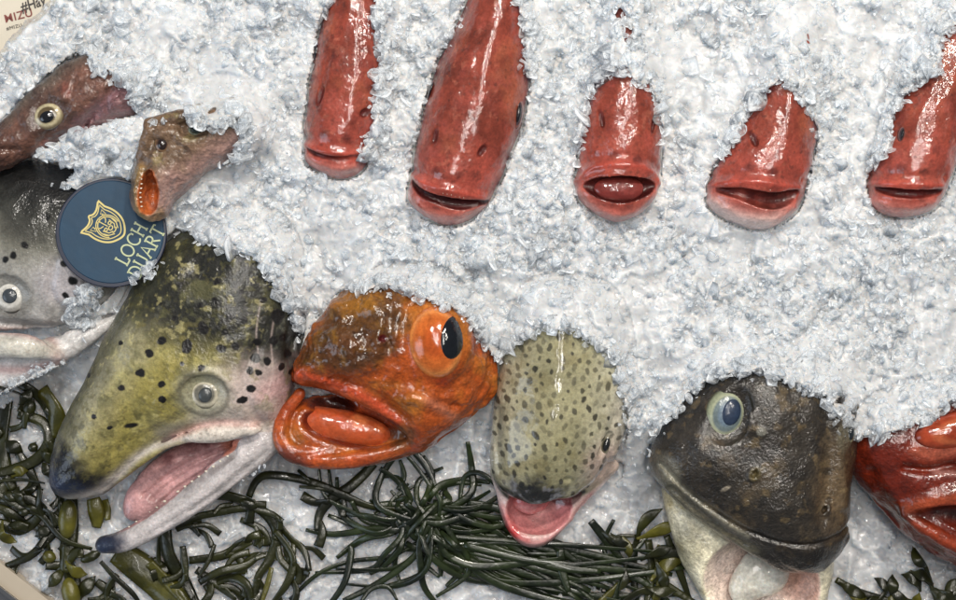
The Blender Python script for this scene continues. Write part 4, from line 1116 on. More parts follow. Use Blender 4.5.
def chip_mat(name, body, rgb, rough):
    """a clear piece of wet ice: mostly see-through, a little milk in it, glossy skin"""
    m, nt, b = new_mat(name); L = nt.links
    b.inputs['Base Color'].default_value = (*rgb, 1); b.inputs['Roughness'].default_value = rough; b.inputs['IOR'].default_value = 1.31
    tc = N(nt, 'ShaderNodeTexCoord')
    n1 = N(nt, 'ShaderNodeTexNoise'); n1.inputs['Scale'].default_value = 110; n1.inputs['Detail'].default_value = 5
    L.new(tc.outputs['Object'], n1.inputs['Vector'])
    bp = N(nt, 'ShaderNodeBump'); bp.inputs['Strength'].default_value = 0.3; bp.inputs['Distance'].default_value = 0.003
    L.new(n1.outputs['Fac'], bp.inputs['Height']); L.new(bp.outputs['Normal'], b.inputs['Normal'])
    mr = N(nt, 'ShaderNodeMapRange'); mr.inputs['From Min'].default_value = 0.35; mr.inputs['From Max'].default_value = 0.65
    mr.inputs['To Min'].default_value = body * 0.4; mr.inputs['To Max'].default_value = min(body * 1.6, 1)
    L.new(n1.outputs['Fac'], mr.inputs['Value'])
    fr = N(nt, 'ShaderNodeFresnel'); fr.inputs['IOR'].default_value = 1.31; L.new(bp.outputs['Normal'], fr.inputs['Normal'])
    ad = N(nt, 'ShaderNodeMath', operation='ADD'); ad.use_clamp = True; L.new(mr.outputs['Result'], ad.inputs[0]); L.new(fr.outputs['Fac'], ad.inputs[1])
    tr = N(nt, 'ShaderNodeBsdfTransparent'); tr.inputs['Color'].default_value = (0.97, 0.985, 1, 1)
    mx = N(nt, 'ShaderNodeMixShader'); L.new(ad.outputs['Value'], mx.inputs['Fac']); L.new(tr.outputs['BSDF'], mx.inputs[1]); L.new(b.outputs['BSDF'], mx.inputs[2])
    L.new(mx.outputs['Shader'], nt.nodes['Material Output'].inputs['Surface'])
    return m
M_CHIP = chip_mat('ice_chips', 0.13, (0.86, 0.89, 0.92), 0.06)
M_EDGE = chip_mat('ice_broken_edges', 0.26, (0.90, 0.92, 0.94), 0.2)

V = to_bed(X, Y, ice).reshape(-1, 3)
idx = np.arange(nx * ny).reshape(nx, ny)
Q = np.stack([idx[:-1, :-1], idx[:-1, 1:], idx[1:, 1:], idx[1:, :-1]], -1).reshape(-1, 4)
# packed white ice in the bank; in front a darker, greyer, mottled sheet
bw = bank.reshape(-1, 1) if bank.shape == X.shape else np.broadcast_to(bank, X.shape).reshape(-1, 1)
mott = (0.5 + 0.5 * fbm(X, Y, 0, 50, 4, 99)).reshape(-1, 1)
C = np.array([0.63, 0.65, 0.675]) * bw + (np.array([0.52, 0.535, 0.56]) * (0.75 + 0.6 * mott)) * (1 - bw)
o = mesh_obj('ice_bed', V, Q, M_BED, col=C, smooth=True)
tag(o, 'white bank of packed crushed ice the fish heads are bedded in', 'ice', kind='structure')

# ---- loose chips: thousands of small broken pieces
def chip_shape(seed):
    r = np.random.default_rng(seed)
    n = r.integers(8, 12)
    p = r.normal(size=(n, 3)); p /= np.linalg.norm(p, axis=1)[:, None]; p *= r.uniform(0.75, 1.0, (n, 1))
    p *= np.array([1.0, r.uniform(0.5, 0.95), r.uniform(0.25, 0.6)])
    bm = bmesh.new()
    for q in p: bm.verts.new(q)
    bmesh.ops.convex_hull(bm, input=bm.verts)
    loose = [v for v in bm.verts if not v.link_faces]
    bmesh.ops.delete(bm, geom=loose, context='VERTS')
    bmesh.ops.dissolve_limit(bm, angle_limit=0.35, verts=bm.verts[:], edges=bm.edges[:])
    rv = bmesh.ops.bevel(bm, geom=bm.edges[:], offset=0.05 + 0.07 * r.random(), segments=1, affect='EDGES', profile=0.5, clamp_overlap=True)
    for g in bm.faces: g.material_index = 0
    for g in rv['faces']: g.material_index = 1
    bmesh.ops.triangulate(bm, faces=bm.faces[:])
    bm.normal_update(); bm.verts.index_update()
    v = np.array([q.co[:] for q in bm.verts]); v = v / np.maximum(np.linalg.norm(v, axis=1) / 1.0, 1.0)[:, None]; f = np.array([[w.index for w in g.verts] for g in bm.faces]); mi = np.array([g.material_index for g in bm.faces]); bm.free()
    return v, f, mi
SHAPES = [chip_shape(100 + i) for i in range(28)]

NC = 120000
cand_x = rng.uniform(-130, 1090, NC); cand_y = rng.uniform(-130, 620, NC)
ci = np.round((cand_x - GX[0]) / STEP).astype(int); cj = np.round((cand_y - GY[0]) / STEP).astype(int)
bk = np.broadcast_to(bank, X.shape)[ci, cj]; und = under[ci, cj]; cov = covered[ci, cj]; cl = calm[ci, cj]; nr = near[ci, cj]; osd = open_sd[ci, cj]
prob = np.where(bk > 0.35, 0.60 - 0.50 * cl, 0.13 + 0.12 * bk)
rim = und & (osd > -9) & (osd < 8)
prob = np.where(rim, 0.95, prob)
prob = np.where(und & ~cov & ~rim, 0.0, prob); prob = np.where(rim & ~cov, np.where(osd < 2.5, 0.5, 0.11), prob)
prob = np.where(cut[ci, cj] < 52, np.where(cand_y < 90, 0.0, prob), prob)
prob = np.where(np.hypot(cand_x - 111, cand_y - 233) < 60, 0, prob)     # the tag lies clear
keep = rng.random(NC) < prob
kx, ky = cand_x[keep], cand_y[keep]; kr = rim[keep]; kb = bk[keep]
n = len(kx)
size = np.clip(rng.lognormal(1.42, 0.5, n), 1.8, 15) * np.where(kb > 0.35, 1.0, 0.7) * np.where(kr, np.where(osd[keep] > 2.5, 0.7, 1.2), 1.0)
big = (rng.random(n) < 0.012) & ~kr & (kb > 0.6); size = np.where(big, rng.uniform(12, 21, n), size)     # a few larger lumps, half sunk
kz = np.where(kr, np.maximum(ice_at(kx, ky), htop[ci[keep], cj[keep]] + 1.5), ice_at(kx, ky)) + size * np.where(big, rng.uniform(-0.45, -0.2, n), rng.uniform(-0.35, 0.12, n))
# a few pieces that have slid over the lower right of the round tag
for q in range(26):
    m_ = rng.uniform(0, 1); i_ = q
    kx[i_] = 128 + 34 * m_ + rng.uniform(-5, 3); ky[i_] = 282 - 16 * m_ + rng.uniform(-7, 6); size[i_] = rng.uniform(3.5, 8.5); kz[i_] = 95 + rng.uniform(-2, 4)
A = rng.uniform(0, 2 * np.pi, (n, 3)); A[:, :2] = rng.normal(0, 0.24, (n, 2))
VV = []; FF = []; MI = []; off = 0
for s_i in range(len(SHAPES)):
    sel = np.nonzero(np.arange(n) % len(SHAPES) == s_i)[0]
    v, f, mi = SHAPES[s_i]
    cx, sx = np.cos(A[sel, 0]), np.sin(A[sel, 0]); cy, sy = np.cos(A[sel, 1]), np.sin(A[sel, 1]); cz, sz = np.cos(A[sel, 2]), np.sin(A[sel, 2])
    x, y, z = v.T
    y1 = cx[:, None] * y - sx[:, None] * z; z1 = sx[:, None] * y + cx[:, None] * z
    x2 = cy[:, None] * x + sy[:, None] * z1; z2 = -sy[:, None] * x + cy[:, None] * z1
    x3 = cz[:, None] * x2 - sz[:, None] * y1; y3 = sz[:, None] * x2 + cz[:, None] * y1
    P = np.stack([x3, y3, z2], -1) * size[sel][:, None, None]
    c = to_bed(kx[sel], ky[sel], kz[sel])
    W = P / 1000 + c[:, None, :]
    VV.append(W.reshape(-1, 3)); FF.append((f[None] + off + (np.arange(len(sel)) * len(v))[:, None, None]).reshape(-1, 3)); off += len(sel) * len(v); MI.append(np.tile(mi, len(sel)))
o = mesh_obj('crushed_ice', np.vstack(VV), np.vstack(FF), M_CHIP, smooth=False)
o.data.materials.append(M_EDGE); o.data.polygons.foreach_set('material_index', np.concatenate(MI).astype(np.int32))
tag(o, 'loose chips of clear crushed ice heaped over the bank', 'ice', kind='stuff')
# ---------------------------------------------------------------- seaweed
def weed_mat(name, a, b_, rough=0.34):
    m, nt, b = new_mat(name); L = nt.links
    tc = N(nt, 'ShaderNodeTexCoord')
    n1 = N(nt, 'ShaderNodeTexNoise'); n1.inputs['Scale'].default_value = 38; n1.inputs['Detail'].default_value = 4
    L.new(tc.outputs['Object'], n1.inputs['Vector'])
    cr = N(nt, 'ShaderNodeValToRGB'); cr.color_ramp.elements[0].position = 0.38; cr.color_ramp.elements[1].position = 0.68
    cr.color_ramp.elements[0].color = (*a, 1); cr.color_ramp.elements[1].color = (*b_, 1)
    L.new(n1.outputs['Fac'], cr.inputs['Fac']); L.new(cr.outputs['Color'], b.inputs['Base Color'])
    b.inputs['Roughness'].default_value = rough; b.inputs['Specular IOR Level'].default_value = 0.4; b.inputs['Coat Weight'].default_value = 0.12; b.inputs['Coat Roughness'].default_value = 0.06
    n2 = N(nt, 'ShaderNodeTexNoise'); n2.inputs['Scale'].default_value = 240; n2.inputs['Detail'].default_value = 3
    L.new(tc.outputs['Object'], n2.inputs['Vector'])
    bp = N(nt, 'ShaderNodeBump'); bp.inputs['Strength'].default_value = 0.4; bp.inputs['Distance'].default_value = 0.0015
    L.new(n2.outputs['Fac'], bp.inputs['Height']); L.new(bp.outputs['Normal'], b.inputs['Normal'])
    return m
M_WEED = weed_mat('dark_seaweed', lin(20, 22, 10), lin(44, 46, 18))
M_WEED2 = weed_mat('olive_seaweed', lin(48, 48, 14), lin(92, 88, 30))
M_WEED3 = weed_mat('green_strap_seaweed', lin(16, 22, 14), lin(40, 50, 26))
wr = random.Random(21)

def floor_z(x, y): return float(ice_at(x, y))

def strand(t, name, pts, w, z=6.0, flat=0.5, mat=None, parent=None, taper=(0.8, 0.55), wav=2.5, w_mid=None, n=7, seg=5):
    """pts in photo millimetres; z is the height over the ice sheet"""
    out = []; m = len(pts)
    ph = wr.uniform(0, 6)
    for i, q in enumerate(pts):
        f = i / max(m - 1, 1)
        zz = q[2] if len(q) > 2 else z + wav * math.sin(ph + 3.1 * f)
        ww = (1.1 if mat is M_WEED3 else 1.25) * w * (taper[0] + (1 - taper[0]) * min(1, f * 3)) * (1 if f < 0.7 else 1 - (1 - taper[1]) * (f - 0.7) / 0.3)
        out.append((q[0], q[1], max(floor_z(q[0], q[1]), 1.5) + zz, ww))
    V, Q = tube(out, n, seg, flat * 0.55, True, wr.uniform(-0.5, 0.5))
    return t.part(name, V, Q, mat or M_WEED, parent=parent)

def forks(t, pts, w, z, mat=None):
    """side branches where a frond divides, each ending in a blunt flattened tip"""
    p = np.array([q[:2] for q in pts], float)
    p = catmull(p, 6)
    for f in (0.42, 0.68, 0.9):
        if wr.random() < 0.25: continue
        i = int(f * (len(p) - 2)); d = p[i + 1] - p[i]; a = math.atan2(d[1], d[0]) + wr.choice((-1, 1)) * wr.uniform(0.4, 0.9); L = wr.uniform(14, 30)
        q = [tuple(p[i]), tuple(p[i] + L * .5 * np.array([math.cos(a), math.sin(a)])), tuple(p[i] + L * np.array([math.cos(a + .35), math.sin(a + .35)]))]
        strand(t, 'frond', q, w * 0.8, z, 0.35, mat, taper=(0.7, 1.15))

def bladder(t, x, y, rx, ry, rot, z=10, mat=None, parent=None, name='air_bladder'):
    V, Q, U = sphere((x, y, max(floor_z(x, y), 2) + z), (rx, ry, min(rx, ry) * 0.8), rot, 18, 12)
    V = V + np.array([1.2, 1.2, 0.6]) * (0.5 * vnoise(V[:, 0], V[:, 1], V[:, 2], 6, 5))[:, None]
    return t.part(name, V, Q, mat or M_WEED2, parent=parent)

def leaf(t, base, tip, w, z=10, bend=0.15, mat=None):
    b = np.array(base, float); e = np.array(tip, float); d = e - b; nrm = np.array([-d[1], d[0]])
    pts = []
    for f, ww in ((0, .18), (.15, .35), (.35, .85), (.55, 1), (.75, .8), (.92, .3), (1, .06)):
        q = b + d * f + nrm * bend * math.sin(math.pi * f)
        pts.append((q[0], q[1], max(floor_z(q[0], q[1]), 2) + z + 5 * math.sin(math.pi * f), max(w * ww, 0.5)))
    V, Q = tube(pts, 10, 4, 0.22, True, wr.uniform(-0.7, 0.7))
    return t.part('leaf', V, Q, mat or M_WEED)

def clump(c, label):
    return Thing('seaweed', c, 2, label, 'seaweed', 'seaweed laid along the front of the ice', zmid=10)

# bladder wrack at the left
t = clump((60, 490), 'dark brown bladder seaweed sprawled left of the big green salmon')
for pts, w, z in [
    ([(-14, 384), (8, 381), (29, 387), (42, 401), (50, 420)], 4, 8), ([(8, 382), (4, 416), (1, 443), (5, 468), (14, 490)], 6.5, 6),
    ([(19, 414), (42, 422), (50, 441), (36, 460), (10, 470), (-12, 474)], 5, 9), ([(-10, 481), (23, 479), (48, 482)], 1.4, 13),
    ([(-10, 490), (4, 496), (23, 508), (42, 514), (65, 538), (94, 548)], 3, 12), ([(-12, 528), (0, 524), (19, 530), (36, 520), (44, 508)], 5, 7),
    ([(44, 487), (42, 504), (47, 517)], 3, 13), ([(69, 545), (67, 565), (70, 585), (74, 610)], 4, 6), ([(69, 500), (70, 525), (68, 550), (66, 572)], 7, 5),
    ([(60, 528), (50, 538), (30, 556), (6, 565)], 3.4, 7), ([(18, 561), (16, 574)], 1.8, 6), ([(46, 548), (26, 556)], 1.4, 11),
    ([(0, 500), (14, 502), (30, 500), (46, 510)], 5, 5), ([(36, 402), (30, 414), (28, 428)], 3, 12), ([(56, 470), (58, 490), (68, 505)], 3.2, 8),
    ([(82, 548), (72, 556), (66, 570)], 4.5, 8), ([(18, 452), (30, 470), (40, 492)], 4, 4), ([(-10, 505), (10, 512), (26, 524)], 4, 3), ([(62, 500), (62, 530)], 2.4, 12)]:
    strand(t, 'frond', pts, w, z, 0.45)
    if w > 2.8: forks(t, pts, w, z)
for b, e, w in [((20, 404), (34, 388), 6), ((6, 440), (24, 452), 7), ((40, 450), (58, 462), 6), ((12, 478), (30, 470), 6), ((50, 520), (36, 536), 6), ((66, 560), (88, 574), 7), ((66, 566), (50, 586), 6), ((30, 506), (20, 486), 6), ((4, 520), (18, 542), 6), ((60, 500), (82, 488), 6), ((80, 600), (96, 576), 7), ((52, 478), (44, 462), 5)]:
    leaf(t, b, e, w, wr.uniform(6, 13), wr.uniform(-.25, .25), M_WEED if wr.random() < .75 else M_WEED2)
for a in [((42, 389), (57, 412), (58, 438), 8, 7), ((94, 498), (97, 512), (96, 528), 7, 8), ((104, 500), (106, 508), (108, 520), 4, 6)]:
    strand(t, 'frond', a[:3], a[3], a[4], 0.35, M_WEED2)
for a in [(33, 407, 6, 8, 20), (70, 518, 9.5, 20, 4), (73, 592, 9, 16, -12), (51, 556, 7, 6, 30), (35, 447, 5, 5, 0), (12, 496, 7, 5, 20), (92, 556, 11, 5, -25), (26, 511, 6, 4, 0)]:
    f = strand(t, 'frond', [(a[0], a[1] - a[3]), (a[0] + 1, a[1]), (a[0], a[1] + a[3])], 2.2, 6)
    bladder(t, *a, z=11, parent=f, mat=M_WEED2 if a[0] in (70, 73, 51) else M_WEED)

# curled wrack below the salmon's jaw
t = clump((210, 540), 'curled dark seaweed with an olive blade under the big salmon jaw')
for pts, w, z in [
    ([(184, 518), (196, 503), (214, 495), (240, 499), (266, 514), (277, 534), (270, 559), (258, 578), (256, 604)], 4.6, 9),
    ([(178, 524), (196, 517), (215, 513), (246, 508), (270, 513), (284, 520)], 3.2, 12),
    ([(249, 497), (256, 482), (270, 475), (308, 481), (342, 494), (372, 506), (412, 510)], 3.6, 10), ([(298, 470), (306, 476), (312, 482)], 1.6, 12), ([(300, 486), (318, 487), (334, 491)], 1.5, 11),
    ([(374, 463), (364, 474), (348, 488), (332, 498), (320, 513), (317, 530)], 4.6, 9),
    ([(271, 515), (290, 538), (304, 550), (311, 570)], 3, 7), ([(275, 530), (293, 556), (289, 580), (270, 606)], 3.4, 11),
    ([(184, 545), (186, 562), (188, 580)], 3.2, 12), ([(166, 520), (169, 552), (182, 580), (198, 606)], 6, 7), ([(160, 534), (158, 560), (159, 580)], 2, 6),
    ([(190, 560), (221, 556), (238, 548), (252, 542)], 4, 8), ([(216, 543), (210, 560), (200, 576)], 2, 12), ([(226, 554), (236, 544), (247, 536)], 1.8, 12),
    ([(200, 582), (222, 570), (246, 565), (262, 553)], 3.4, 9), ([(204, 590), (228, 578), (247, 584), (252, 604)], 4, 6), ([(196, 570), (216, 584), (236, 600)], 4, 4),
    ([(278, 545), (282, 560), (296, 572), (294, 558)], 3, 8), ([(103, 560), (116, 574), (134, 592), (142, 606)], 2.2, 12), ([(118, 574), (108, 588), (104, 602)], 3, 5),
    ([(96, 582), (108, 592), (120, 606)], 4, 7), ([(240, 520), (262, 530), (270, 545)], 3, 6), ([(176, 530), (190, 525), (200, 536)], 3, 6), ([(152, 560), (166, 574), (170, 600)], 4, 4)]:
    strand(t, 'frond', pts, w, z, 0.5)
    if w > 2.9: forks(t, pts, w, z)
strand(t, 'frond', [(116, 552), (136, 566), (156, 582), (176, 600), (190, 612)], 13, 8, 0.22, M_WEED2)
strand(t, 'frond', [(150, 562), (166, 580), (186, 600)], 5, 12, 0.3, M_WEED2)
strand(t, 'frond', [(272, 567), (268, 584), (262, 604)], 2.4, 13, 0.4, M_WEED2)
for a in [(225, 488, 9, 4.4, -24), (204, 503, 7, 4, -20), (250, 503, 10, 5, 18)]:
    f = strand(t, 'frond', [(a[0] - 8, a[1] + 6), (a[0], a[1]), (a[0] + 6, a[1] - 3)], 2, 8)
    bladder(t, *a, z=12, parent=f, mat=M_WEED)

# the big tangle of straps in the middle
t = clump((430, 530), 'tangle of long green strap seaweed spreading between the orange and speckled heads')
hub = (418, 516)
for k in range(48):
    a = wr.uniform(0, 2 * math.pi); r = wr.uniform(55, 135)
    if 3.5 < a < 5.6: r *= 0.55
    c = wr.uniform(-0.75, 0.75); pts = []; jx = wr.uniform(-22, 26); jy = wr.uniform(-14, 14)
    for f in (0, .25, .5, .75, 1):
        an = a + c * f * f * 1.6
        pts.append((hub[0] + jx + wr.uniform(-5, 5) + math.cos(an) * r * f, hub[1] + jy + wr.uniform(-4, 4) + math.sin(an) * r * f * 0.75, 4 + 16 * math.sin(math.pi * min(f + .25, 1)) * wr.uniform(0.5, 1) + 2))
    strand(t, 'frond', pts, wr.uniform(2.0, 3.7), 6, 0.4, M_WEED3)
for pts in [[(404, 452), (416, 466), (428, 482), (440, 500)], [(410, 448), (426, 466), (436, 488)], [(380, 468), (398, 482), (408, 500)], [(398, 490), (404, 476), (400, 460)],
            [(460, 500), (464, 478), (476, 472), (490, 478), (502, 494)], [(372, 506), (392, 504), (420, 512)], [(352, 500), (362, 518), (382, 524), (408, 516)],
            [(290, 600), (318, 574), (350, 562), (392, 556), (420, 540)], [(330, 604), (346, 580), (352, 552), (350, 545)], [(344, 600), (376, 584), (410, 560), (436, 530)],
            [(362, 600), (372, 588), (388, 586), (398, 600)]]:
    strand(t, 'frond', pts, wr.uniform(2.0, 3.6), wr.uniform(7, 14), 0.55, M_WEED3)
for k in range(30):                                        # straps that run off to the right, under the trout's jaw
    y0 = wr.uniform(500, 560); x0 = wr.uniform(405, 470); y1 = wr.uniform(550, 618); x1 = wr.uniform(560, 690)
    b = wr.uniform(-20, 34)
    strand(t, 'frond', [(x0, y0), (x0 * .7 + x1 * .3, y0 * .7 + y1 * .3 + b), (x0 * .4 + x1 * .6, y0 * .4 + y1 * .6 + b * 0.8), (x1, y1)], wr.uniform(2.0, 4.2), wr.uniform(3, 13), 0.35, M_WEED3)
for pts in [[(440, 524), (470, 536), (505, 552), (560, 566), (600, 570)], [(452, 520), (490, 528), (530, 560), (590, 590)], [(560, 548), (562, 570), (568, 590)], [(590, 520), (606, 540), (622, 560)]]:
    strand(t, 'frond', pts, 4.4, 12, 0.4, M_WEED3)

# leafy clump between the speckled trout and the dark head
t = clump((640, 560), 'leafy olive seaweed clump in the gap left of the dark brown head')
for b, e, w in [((636, 540), (662, 508), 6), ((636, 538), (678, 520), 7), ((632, 544), (610, 532), 5), ((630, 560), (622, 535), 5), ((640, 560), (672, 545), 6), ((640, 552), (690, 545), 6),
                ((650, 580), (684, 560), 7), ((645, 585), (676, 590), 6), ((625, 566), (618, 590), 4), ((655, 560), (668, 590), 6), ((600, 530), (622, 548), 4)]:
    leaf(t, b, e, w, wr.uniform(6, 14), wr.uniform(-.2, .2), M_WEED if wr.random() < .6 else M_WEED2)
for pts, w, m in [([(598, 604), (630, 578), (652, 566), (660, 545)], 4, M_WEED2), ([(636, 600), (634, 560), (640, 530)], 3.4, M_WEED), ([(600, 548), (618, 538), (636, 536)], 2.2, M_WEED),
                  ([(614, 520), (604, 545), (612, 575), (618, 596)], 2.2, M_WEED3), ([(640, 570), (660, 582), (700, 606)], 4, M_WEED), ([(655, 600), (664, 570), (662, 550)], 4.4, M_WEED2),
                  ([(622, 604), (644, 590), (664, 604)], 4, M_WEED), ([(580, 556), (604, 568), (640, 580), (668, 600)], 3.4, M_WEED3), ([(648, 540), (652, 570), (645, 604)], 4, M_WEED), ([(666, 535), (676, 562), (690, 600)], 3.6, M_WEED),
                  ([(612, 604), (630, 560), (654, 530)], 2.6, M_WEED3)]:
    strand(t, 'frond', pts, w, wr.uniform(4, 11), 0.45, m)

# leafy sprigs at the lower right
t = clump((900, 585), 'sprigs of small pointed dark leaves on the ice at the lower right corner')
for b, e, w in [((886, 596), (874, 578), 5), ((890, 596), (892, 574), 6), ((920, 592), (900, 574), 7), ((932, 584), (908, 570), 6), ((926, 566), (912, 546), 5), ((940, 596), (962, 578), 8), ((934, 588), (958, 596), 7),
                ((870, 596), (846, 588), 6), ((870, 598), (838, 582), 6), ((912, 600), (890, 584), 5), ((960, 600), (976, 580), 7), ((900, 604), (918, 592), 6), ((880, 606), (900, 596), 5), ((945, 610), (930, 590), 6), ((860, 606), (880, 596), 6)]:
    leaf(t, b, e, w, wr.uniform(6, 12), wr.uniform(-.25, .25), M_WEED if wr.random() < .7 else M_WEED2)
for pts, w in [([(912, 548), (924, 565), (930, 582), (936, 604)], 2.0), ([(836, 580), (858, 592), (884, 600), (910, 606)], 3.4), ([(908, 570), (925, 580), (936, 592)], 1.6), ([(866, 612), (880, 596), (888, 584)], 2)]:
    strand(t, 'stem', pts, w, 8, 0.6)

# ---------------------------------------------------------------- round blue tag with its crest and lettering
def disc(r, h, n=72, bev=0.8):
    rings = [(r - bev, 0), (r, bev), (r, h - bev), (r - bev, h)]
    V = []; Q = []
    for (q, z) in rings:
        V += [(q * math.cos(2 * math.pi * k / n), q * math.sin(2 * math.pi * k / n), z) for k in range(n)]
    for i in range(3):
        Q += [(i * n + k, i * n + (k + 1) % n, (i + 1) * n + (k + 1) % n, (i + 1) * n + k) for k in range(n)]
    V += [(0, 0, 0), (0, 0, h)]
    Q += [((k + 1) % n, k, 4 * n, ) for k in range(n)] + [(3 * n + k, 3 * n + (k + 1) % n, 4 * n + 1) for k in range(n)]
    return np.array(V) / 1000, Q

def text_mesh(name, body, size, mat, parent, loc, rot=0.0, depth=0.3, shear=0.0, sx=1.0, align='CENTER', spacing=1.0, bold=0.0):
    cu = bpy.data.curves.new(name, 'FONT'); cu.body = body; cu.size = size / 1000; cu.extrude = depth / 1000
    cu.align_x = align; cu.align_y = 'CENTER'; cu.space_character = spacing; cu.shear = shear; cu.offset = bold / 1000
    tmp = bpy.data.objects.new(name, cu); COL.objects.link(tmp)
    bpy.context.view_layer.update()
    me = bpy.data.meshes.new_from_object(tmp.evaluated_get(bpy.context.evaluated_depsgraph_get()))
    bpy.data.objects.remove(tmp); bpy.data.curves.remove(cu)
    me.name = name; me.materials.clear(); me.materials.append(mat)
    o = bpy.data.objects.new(name, me); COL.objects.link(o); o.parent = parent
    o.location = (loc[0] / 1000, loc[1] / 1000, loc[2] / 1000); o.rotation_euler = (0, 0, rot); o.scale = (sx, 1, 1)
    return o

def ribbon(lines, w, z0, z1, mat, name, parent):
    """raised flat lines (mm, in the tag's own plane)"""
    V = []; Q = []
    for pts, closed in lines:
        p = np.array(pts, float)
        T = (np.roll(p, -1, 0) - np.roll(p, 1, 0)) if closed else np.gradient(p, axis=0)
        T /= np.linalg.norm(T, axis=1)[:, None] + 1e-9; Nn = np.stack([-T[:, 1], T[:, 0]], 1)
        b = len(V); m = len(p)
        for i in range(m):
            for sgn, z in ((1, z0), (1, z1), (-1, z1), (-1, z0)):
                V.append((*(p[i] + Nn[i] * sgn * w / 2), z))
        for i in range(m if closed else m - 1):
            j = (i + 1) % m
            for k in range(4):
                Q.append((b + i * 4 + k, b + i * 4 + (k + 1) % 4, b + j * 4 + (k + 1) % 4, b + j * 4 + k))
    return mesh_obj(name, np.array(V) / 1000, Q, mat, parent, smooth=False)

M_TAG = plain_mat('blue_tag_plastic', lin(0, 48, 74), 0.6, 0.1, vary=0.25, scale=60, bump=0.15, bscale=90)
M_TAGRIM = plain_mat('navy_rim_plastic', lin(20, 28, 50), 0.35, 0.3)
M_GOLD = plain_mat('gold_print', lin(196, 180, 112), 0.35, 0.0, vary=0.1)
M_GOLDTXT = plain_mat('pale_gold_lettering', lin(170, 178, 140), 0.4, 0.0)
zt = 84
t = Thing('round_tag', (111, 233), zt, 'round blue plastic tag with a gold crest and lettering between the two salmon heads', 'tag', zmid=zt + 4)
tg = t.o; tg.rotation_euler = (math.radians(4), math.radians(3), math.radians(62))
Vd, Qd = disc(51.5, 5); mesh_obj('rim', Vd, Qd, M_TAGRIM, tg, flip=True, smooth=False)
Vd, Qd = disc(48.5, 1.6); f_ = mesh_obj('face', Vd + np.array([0.001, 0, 0.0042]), Qd, M_TAG, tg, flip=True, smooth=False)
# crest: shield outline twice, a round beast's face with brows, eyes, muzzle
cx0, cy0 = 4, 8.5
def sh(k):
    top = [(-15.5, 14), (-8, 11.5), (-3, 12), (0, 14.5), (3, 12), (8, 11.5), (15.5, 14)]
    side = [(13.6, 8), (14.5, 0), (13, -8), (8.5, -14.5), (0, -19), (-8.5, -14.5), (-13, -8), (-14.5, 0), (-13.6, 8)]
    return [(cx0 + a * k, cy0 + 1 + b * k) for a, b in catmull(top, 4).tolist() + catmull(side, 5).tolist()[1:-1]]
Z0, Z1 = 5.7, 6.1
lines = [(sh(1.1), True)]
ribbon(lines, 1.7, Z0, Z1, M_GOLD, 'crest', tg)
det = [(sh(0.9), True)]
circ = lambda x, y, rx, ry, n=20, a0=0, a1=6.283: [(cx0 + x + rx * math.cos(a0 + (a1 - a0) * i / n), cy0 + y + ry * math.sin(a0 + (a1 - a0) * i / n)) for i in range(n + 1)]
for r in (10.4, 8.8): det.append((circ(0, -3, r, r * 1.08, 24, -0.6, 3.74), False))
for sg in (-1, 1):
    det += [([(cx0 + sg * 7.5, cy0 + 7), (cx0 + sg * 5, cy0 + 2), (cx0 + sg * 2, cy0 + 0.5)], False), (circ(sg * 3.6, -3, 1.6, 1.3), True),
            ([(cx0 + sg * 8.5, cy0 - 2), (cx0 + sg * 7, cy0 - 8), (cx0 + sg * 3, cy0 - 12)], False), ([(cx0 + sg * 6, cy0 - 1), (cx0 + sg * 5, cy0 - 7), (cx0 + sg * 1.6, cy0 - 9.6)], False),
            ([(cx0 + sg * 11, cy0 + 9.5), (cx0 + sg * 7, cy0 + 8.5), (cx0 + sg * 9.5, cy0 + 4)], True)]
det += [(circ(0, -6, 2.2, 1.7), True), ([(cx0, cy0 + 6), (cx0, cy0 + 1), (cx0, cy0 - 3)], False), ([(cx0 - 3, cy0 + 8.4), (cx0, cy0 + 5), (cx0 + 3, cy0 + 8.4)], False), (circ(0, -9.5, 3.2, 1.4, 12, 3.3, 6.1), False)]
ribbon(det, 0.9, Z0, Z1 + 0.1, M_GOLD, 'crest', tg)
